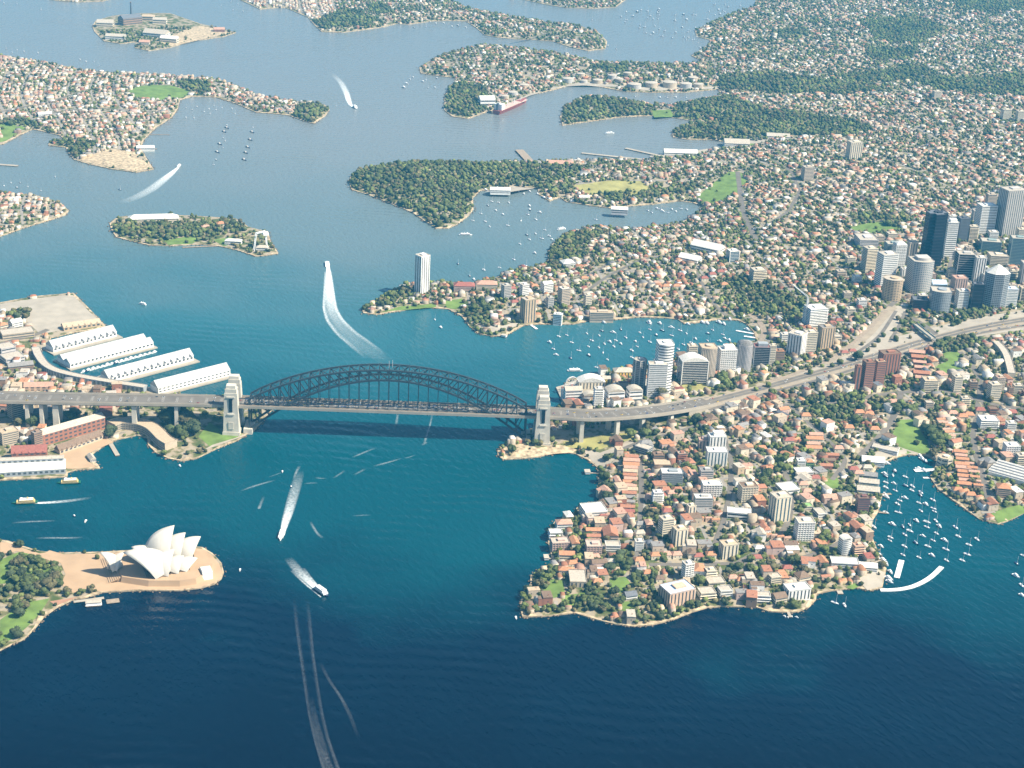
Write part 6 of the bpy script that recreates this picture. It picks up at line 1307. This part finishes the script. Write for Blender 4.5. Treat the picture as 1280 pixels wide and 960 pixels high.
def bwater():
    q = np.array([[*P(a, b, 0), 0] for a, b in pts('1100,738 1112,738 1126,737 1140,734 1154,728 1166,720 1177,709')]); q2 = [q[0]]
    for a, b in zip(q[:-1], q[1:]):
        for k in range(1, 6): q2.append(a+(b-a)*k/5)
    q = smooth(np.array(q2)); tt = np.gradient(q[:, :2], axis=0); tt /= np.linalg.norm(tt, axis=1)[:, None]; nr = np.column_stack([-tt[:, 1], tt[:, 0]]); n = len(q); o = q[0].copy(); t = thing('breakwater', 'white curved floating breakwater sheltering the marina', 'breakwater', (o[0], o[1], 0))
    for nm, hw, z0, z1, mm in (('pontoon', 4, -.5, 1.2, 'hull_white'),):
        a = q[:, :2]+nr*hw-o[:2]; b = q[:, :2]-nr*hw-o[:2]; vs = [(*p, z1) for p in a]+[(*p, z1) for p in b]+[(*p, z0) for p in a]+[(*p, z0) for p in b]; fs = []
        for i in range(n-1): fs += [(i, i+1, n+i+1, n+i), (i, 2*n+i, 2*n+i+1, i+1), (n+i, n+i+1, 3*n+i+1, 3*n+i)]
        MB().add(vs, fs).obj(nm, [mm], t)
    for i in range(0, n, 4): MB().cyl(q[i][0]-o[0], q[i][1]-o[1], -2, .5, 5, 8).obj('pile', ['timber'], t)
bwater()
# swimming pool on the point
g = G(673, 757); gp = frame(673, 757); pl = thing('swimming_pool', 'pale blue swimming pool on the point beside the lawn', 'pool', (g[0], g[1], g[2]+.4), math.atan2(gp[2][1], gp[2][0]))
MB().box(0, 0, -1, 30, 17, 1.2).obj('pool_surround', ['concrete'], pl); MB().box(0, 0, .12, 22, 9, .12).obj('pool_water', ['pool'], pl)
# ------------------------------------------------------------------ amusement park at the bay
B('white rockwork amusement hall with a vaulted roof at the waterside', 'hall', 738, 488, 36, 9, .5, 12, 'ribs', 'cream', 'white', top='vault', short='amusement hall', fh=8)
B('yellow fronted amusement hall beside the waterside boardwalk', 'hall', 757, 482, 12, 8, .9, 12, 'ribs', 'yellow', 'pale', top='gable', short='yellow fronted hall', fh=8)
B('domed pavilion with a yellow front under the grey glass tower', 'hall', 778, 473, 26, 7, .6, 12, 'ribs', 'yellow', 'pale', top='hip', short='yellow domed pavilion', fh=8)
B('white amusement building with towers at the park entrance', 'hall', 715, 503, 24, 14, .6, 15, 'bands', 'white', 'pale', top='gable', short='park entrance hall', fh=6)
B('cream amusement sheds beside the entrance hall', 'hall', 736, 504, 18, 9, .7, 15, 'bands', 'peach', 'pale', top='vault', short='cream park sheds', fh=6)
g_, f_, r_, s_, d_ = frame(714, 489); fw = thing('ferris_wheel', 'white ferris wheel at the water edge of the amusement park', 'ferris wheel', (g_[0], g_[1], g_[2]), math.atan2(r_[1], r_[0])+.5)
RW = 9/s_; rim = MB(); N_ = 28
for y in (-1.2, 1.2):
    for i in range(N_): a, b = 2*math.pi*i/N_, 2*math.pi*(i+1)/N_; rim.bar((RW*math.cos(a), y, RW*1.15+RW*math.sin(a)), (RW*math.cos(b), y, RW*1.15+RW*math.sin(b)), .7)
rim.obj('rim', ['hull_white'], fw); sp = MB()
for i in range(14): a = 2*math.pi*i/14; sp.bar((0, 0, RW*1.15), (RW*math.cos(a), 0, RW*1.15+RW*math.sin(a)), .4)
sp.obj('spokes', ['hull_white'], fw); lg = MB()
for y in (-3, 3):
    for x in (-RW*.5, RW*.5): lg.bar((x, y, 0), (0, y*.6, RW*1.15), .8)
lg.obj('support_legs', ['wall_red'], fw)
for i in range(14): a = 2*math.pi*i/14; MB().box(RW*math.cos(a), 0, RW*1.15+RW*math.sin(a)-2.4, 1.8, 1.6, 1.8).obj('gondola', ['wall_red' if i % 2 else 'yellow_paint'], fw)
g_ = frame(702, 498); bt = thing('beacon_tower', 'thin white tower at the corner of the amusement park', 'tower', (*g_[0][:2], 1)); MB().cyl(0, 0, -2, 2.4, 26, 10, 1.8).obj('shaft', ['wall_white'], bt); MB().cyl(0, 0, 24, 2.6, 3, 10, .4).obj('cap', ['roof_red'], bt)
# ------------------------------------------------------------------ dockyard island and wooded island
D_ = [('long pale workshop with two roof ridges on the dockyard island', 196, 48, 34, 5, .5, -24, 'white', 'pale'), ('broad white hall on the front quay of the dockyard island', 212, 54, 24, 5, .5, -20, 'cream', 'white'), ('low red roofed sheds at the dockyard island corner', 181, 57, 14, 4, .7, -10, 'cream', 'salmon'), ('white sheds on the left arm of the dockyard island', 145, 50, 26, 4, .4, -12, 'white', 'pale'),
      ('pale workshops at the left tip of the dockyard island', 132, 34, 22, 5, .6, -10, 'cream', 'pale'), ('dark roofed turbine hall in the middle of the dockyard island', 163, 32, 30, 8, .5, 30, 'brown', 'slate'), ('cream barracks on top of the dockyard island', 200, 30, 18, 5, .5, -10, 'cream', 'pale'), ('stone prison block on the dockyard island plateau', 186, 26, 16, 5, .5, -8, 'stone', 'tan'), ('brown houses at the right tip of the dockyard island', 274, 40, 14, 3, .6, 5, 'brick', 'salmon')]
for l_, px, py, w_, h_, dr, ro, wa, ro_ in D_: B(l_, 'warehouse', px, py, w_, h_, dr, ro, 'bands', wa, ro_, top='gable', short=l_, fh=9)
g_ = frame(164, 22); ch = thing('chimney_stack', 'tall dark chimney on the dockyard island', 'chimney', (*g_[0][:2], g_[0][2])); MB().cyl(0, 0, -2, 4.2, 19/g_[3]+2, 12, 2.6).obj('shaft', ['wall_dark'], ch); MB().cyl(0, 0, 19/g_[3], 3.2, 2, 12, 3.2).obj('rim', ['wall_brown'], ch)
for l_, px, py, w_, h_, dr, ro, wa, ro_ in [('long cream barracks at the back of the wooded island', 192, 278, 62, 4, .25, 2, 'cream', 'white'), ('red roofed cottage on the wooded island', 240, 288, 8, 4, .8, 15, 'cream', 'salmon'), ('red roofed house among the lawns of the wooded island', 257, 288, 12, 4, .7, 15, 'cream', 'salmon'), ('orange roofed hall at the back of the wooded island', 276, 284, 12, 4, .8, 15, 'cream', 'orange'), ('white slipway building at the quay of the wooded island', 292, 307, 22, 5, .4, -10, 'white', 'white'), ('white shed at the right tip of the wooded island', 328, 314, 16, 4, .6, -8, 'white', 'pale')]:
    B(l_, 'warehouse', px, py, w_, h_, dr, ro, 'bands', wa, ro_, top='hip', short=l_, fh=9)
g_ = frame(328, 312); gc = thing('slipway_crane', 'white arched crane frame at the right tip of the wooded island', 'crane', (*g_[0][:2], g_[0][2]), math.atan2(g_[2][1], g_[2][0])+.3); m_ = MB(); s_ = 1/g_[3]
for y in (-4, 4):
    m_.bar((-10*s_, y, 6*s_), (-8*s_, y, 22*s_), 1.7); m_.bar((-8*s_, y, 22*s_), (4*s_, y, 24*s_), 1.7); m_.bar((4*s_, y, 24*s_), (6*s_, y, 2*s_), 1.7); m_.bar((-10*s_, y, 6*s_), (-11*s_, y, 0), 1.7)
m_.obj('frame', ['hull_white'], gc); MB().box(4*s_, 0, 19*s_, 7*s_, 14, 3*s_).obj('cabin', ['wall_white'], gc)
for l_, px, py, w_, h_, dr, ro, wa, ro_ in [('white boatyard sheds at the head of the inner bay', 625, 242, 26, 4, .4, 5, 'white', 'white'), ('white floating dock shed in the inner bay', 774, 267, 21, 5, .5, 2, 'lilac', 'white'), ('white naval store along the rear quay', 850, 196, 44, 4, .3, 10, 'white', 'white'), ('long pale naval shed on the far quay', 920, 184, 34, 4, .5, 10, 'white', 'pale'), ('white tank house beside the tanker berth', 608, 133, 22, 8, .7, 15, 'white', 'white'), ('red roofed naval workshop behind the wooded headland', 700, 208, 30, 3, .4, 4, 'peach', 'salmon'),
     ('long white boat hall beside the far naval quay', 972, 174, 30, 3, .4, 8, 'white', 'pale'), ('boat repair shed on the cliff point village', 182, 188, 22, 3, .4, 0, 'white', 'white'), ('white clubhouse by the inner bay park', 730, 250, 14, 3, .6, 10, 'cream', 'white'), ('pale depot on the left edge village', 56, 146, 18, 3, .5, 10, 'white', 'white')]:
    B(l_, 'warehouse', px, py, w_, h_, dr, ro, 'bands', wa, ro_, top='gable', short=l_, fh=9)
# ------------------------------------------------------------------ cars
car_me = {}
for k, c in (('white', (.75, .75, .74)), ('silver', (.45, .46, .48)), ('red', (.45, .04, .03)), ('blue', (.05, .10, .30)), ('black', (.03, .03, .035)), ('yellow', (.75, .5, .05))):
    mat('car_'+k, c, .35, None, .5); m_ = MB(); m_.box(0, 0, .35, 4.5, 1.8, .75); m_.cur = 1; m_.box(-.2, 0, 1.1, 2.5, 1.6, .6, 0, .82); car_me[k] = m_.mesh('car', ['car_'+k, 'glass'])
bus_me = MB().box(0, 0, .4, 12, 2.6, 2.9).mesh('bus', ['hull_white'])
def car(x, y, z, th):
    k = ['white', 'silver', 'red', 'blue', 'black', 'yellow'][rng.choice(6, p=[.38, .25, .1, .1, .1, .07])]; o = bpy.data.objects.new('car', car_me[k]); C.objects.link(o); o.location = (x, y, z); o.rotation_euler[2] = th; tag(o, 'car', 'car', 'cars on the bridge and freeway'); px, py = proj(x, y, z); AUTO.append((o, k+' car', px, py))
for i in range(110):
    lane = rng.choice([-10.5, -7.5, -4.5, -1.5, 1.5, 4.5, 7.5, 10.5]); c = bl(rng.uniform(-DX, DX), lane); car(c[0], c[1], DECK+.05, BTH)
for V_ in (VS, VN):
    tt = np.gradient(V_[:, :2], axis=0)
    for i in range(35):
        j = int(rng.integers(1, len(V_)-1)); t_ = tt[j]/np.linalg.norm(tt[j]); c = V_[j][:2]+np.array([-t_[1], t_[0]])*rng.choice([-14, -11, -7, -3.5, 3.5, 7, 11, 14]); car(c[0], c[1], V_[j][2]+.05, math.atan2(t_[1], t_[0]))
for g, r in ROADS[:2]:
    L = np.hypot(*(g[1:]-g[:-1]).T)
    for i in range(55):
        j = int(rng.choice(len(L), p=L/L.sum())); u = rng.random(); t_ = (g[j+1]-g[j])/L[j]; c = g[j]+(g[j+1]-g[j])*u+np.array([-t_[1], t_[0]])*rng.uniform(-r*.7, r*.7); car(c[0], c[1], H(*c)+.75, math.atan2(t_[1], t_[0]))
# ------------------------------------------------------------------ wakes and foam on the water
def foam_material():
    mt = bpy.data.materials.new('foam'); mt.use_nodes = True; n = mt.node_tree; b = n.nodes['Principled BSDF']; b.inputs['Base Color'].default_value = (.80, .86, .87, 1); b.inputs['Roughness'].default_value = .9
    a = n.nodes.new('ShaderNodeAttribute'); a.attribute_name = 'Col'; g = n.nodes.new('ShaderNodeNewGeometry'); t = n.nodes.new('ShaderNodeTexNoise'); t.inputs['Scale'].default_value = .22; t.inputs['Detail'].default_value = 5; t.inputs['Roughness'].default_value = .65; n.links.new(g.outputs['Position'], t.inputs['Vector'])
    def M(op, x, y):
        q = n.nodes.new('ShaderNodeMath'); q.operation = op; q.use_clamp = (op == 'MULTIPLY_ADD')
        for i, v in enumerate((x, y)):
            if isinstance(v, (int, float)): q.inputs[i].default_value = v
            else: n.links.new(v, q.inputs[i])
        return q
    sp_ = n.nodes.new('ShaderNodeSeparateColor'); n.links.new(a.outputs['Color'], sp_.inputs[0])
    s1 = M('SUBTRACT', t.outputs['Fac'], .5); s2 = M('MULTIPLY', s1.outputs[0], 2.6); s3 = M('ADD', s2.outputs[0], .85); s4 = M('MULTIPLY', s3.outputs[0], sp_.outputs[0]); s4.use_clamp = True
    n.links.new(s4.outputs[0], b.inputs['Alpha']); MATS['foam'] = mt
foam_material()
def wake(label, path, wids, ints, edge=0.0, z=.25):
    """path in picture points on the water; widths in metres; foam strength along the path; edge>0 puts the foam on the two margins"""
    g = np.array([P(*q) for q in path]); G_ = [(*g[0], wids[0], ints[0])]
    for i in range(len(g)-1):
        n = max(2, int(np.hypot(*(g[i+1]-g[i]))/8))
        for k in range(1, n+1): u = k/n; G_.append((*(g[i]+(g[i+1]-g[i])*u), wids[i]+(wids[i+1]-wids[i])*u, ints[i]+(ints[i+1]-ints[i])*u))
    G_ = smooth(np.array(G_), 5); tt = np.gradient(G_[:, :2], axis=0); tt /= np.linalg.norm(tt, axis=1)[:, None]+1e-9; nr = np.column_stack([-tt[:, 1], tt[:, 0]]); K = 12; V = []; col = []
    for i in range(len(G_)):
        for k in range(K+1):
            u = 2*k/K-1; p = G_[i, :2]+nr[i]*u*G_[i, 2]/2; V.append((p[0], p[1], z)); prof = max(0, 1-abs(u)**3)*(1-edge)+edge*math.exp(-((abs(u)-.78)/.17)**2) if abs(u) < .999 else 0; col.append(prof*G_[i, 3])
    W_ = K+1; T = [];
    for i in range(len(G_)-1):
        for k in range(K): a = i*W_+k; T += [(a, a+1, a+W_+1), (a, a+W_+1, a+W_)]
    me = bpy.data.meshes.new('wake'); me.from_pydata(V, [], T); at_ = me.color_attributes.new('Col', 'FLOAT_COLOR', 'POINT'); c = np.ones((len(V), 4), np.float32); c[:, :3] = np.array(col)[:, None]; at_.data.foreach_set('color', c.ravel()); me.materials.append(MATS['foam'])
    o = bpy.data.objects.new('wake', me); C.objects.link(o); tag(o, kind='stuff')
wake('', pts('410,331 411,350 412,372 416,392 428,410 446,428 466,442 486,454'), [7, 20, 27, 30, 36, 40, 42, 42], [1.3, 1.1, .7, .34, .18, .12, .07, .0])
wake('', pts('410,340 411,362 412,385 418,400 432,416 450,430 470,446'), [18, 26, 34, 42, 50, 56, 58], [.3, .6, .75, .6, .42, .28, .0], 1.0, .35)
wake('', pts('353,668 356,655 361,640 366,622 371,605 375,588'), [7, 14, 18, 20, 20, 18], [1.3, 1.0, .55, .32, .18, .0])
wake('', pts('399,739 392,732 384,725 376,717 368,708 360,697'), [7, 13, 16, 18, 18, 16], [1.3, .9, .55, .35, .2, .0]); wake('', pts('404,746 396,737 386,728 372,712'), [10, 16, 20, 26], [.6, .8, .5, .1], 1.0, .35)
wake('', pts('376,748 379,780 383,815 388,850 394,890 402,925 415,965'), [26, 26, 23, 22, 22, 22, 24], [.0, .045, .06, .05, .05, .07, .08], 1.0); wake('', pts('400,828 412,852 424,868 436,890 448,922'), [6, 5, 5, 6, 6], [.0, .05, .07, .04, .0]); wake('', pts('388,870 394,900 402,930 413,968'), [8, 10, 12, 14], [.0, .05, .08, .09])
wake('', pts('443,135 438,131 436,126 433,116 427,104 416,92'), [8, 14, 20, 24, 24, 20], [1.2, 1.3, 1.2, .7, .4, .0]); wake('', pts('223,209 214,217 204,225 190,236 172,246 150,254'), [8, 22, 30, 36, 36, 36], [1.3, 1.0, .6, .38, .22, .0]); wake('', pts('38,629 52,629 68,628 90,626 115,622'), [5, 9, 11, 11, 10], [1.2, .8, .45, .22, .0])
for s in ('497,512 497,522 494,535', '541,515 538,530 533,545 530,556', '519,569 512,572 505,573', '502,573 490,577 478,580 466,583', '470,560 458,564 448,569 440,572', '457,586 450,590 442,594', '431,588 424,594 416,598', '409,598 400,599 394,597', '398,604 388,603 380,605', '375,582 370,590 367,600', '388,652 392,660 398,670 404,673', '440,645 452,644 464,644', '345,600 330,604 316,608 300,614', '326,630 322,640 330,620', '354,590 346,593 335,597', '14,654 30,652 48,652 70,651', '44,673 60,672 80,673 104,672', '533,553 527,557'):
    p_ = pts(s); n = len(p_); wake('', p_, [float(rng.uniform(3.5, 7)) for _ in p_], [.0]+[float(rng.uniform(.14, .36)) for _ in p_[1:-1]]+[.0] if n > 2 else [.25, .0])

# ------------------------------------------------------------------ labels for the many: nearest landmark, side, rank
seenl = {}; LMK = []
for l_, px, py in LANDMARKS:
    if l_ not in seenl and len(l_.split()) <= 4: seenl[l_] = 1; LMK.append((l_, px, py))
LA = np.array([(a, b) for _, a, b in LMK]); groups = {}
for o, base, px, py in AUTO:
    d = (LA-np.array([px, py]))*np.array([1, 1.5]); j = int((d**2).sum(1).argmin()); dx, dy = px-LA[j][0], (py-LA[j][1])*1.5
    rel = ('right of' if dx > 0 else 'left of') if abs(dx) > abs(dy) else ('in front of' if dy > 0 else 'behind'); groups.setdefault((base, rel, LMK[j][0]), []).append(((d[j]**2).sum(), o))
ORD = ['nearest', 'second nearest', 'third nearest', 'fourth nearest', 'fifth nearest', 'sixth nearest', 'seventh nearest', 'eighth nearest', 'ninth nearest', 'tenth nearest']+['%dth nearest' % k for k in range(11, 60)]
for (base, rel, lm), L in groups.items():
    L.sort(key=lambda q: q[0])
    for i, (_, o) in enumerate(L): o['label'] = f"{base} {rel} the {lm}" if len(L) == 1 else f"{base}, {ORD[i]} {rel} the {lm}"
# ------------------------------------------------------------------ air
hm = bpy.data.materials.new('haze'); hm.use_nodes = True; n = hm.node_tree
for q in list(n.nodes):
    if q.type == 'BSDF_PRINCIPLED': n.nodes.remove(q)
pv = n.nodes.new('ShaderNodeVolumePrincipled'); pv.inputs['Color'].default_value = (.09, .56, 1.0, 1); pv.inputs['Density'].default_value = HAZE_DENSITY
pv.inputs['Anisotropy'].default_value = 0.0
n.links.new(pv.outputs[0], [q for q in n.nodes if q.type == 'OUTPUT_MATERIAL'][0].inputs['Volume']); MATS['haze'] = hm
hz = MB().box(0, 0, -4, 2*S+400, 2*S+400, 1320).obj('haze', ['haze']); tag(hz, kind='stuff')
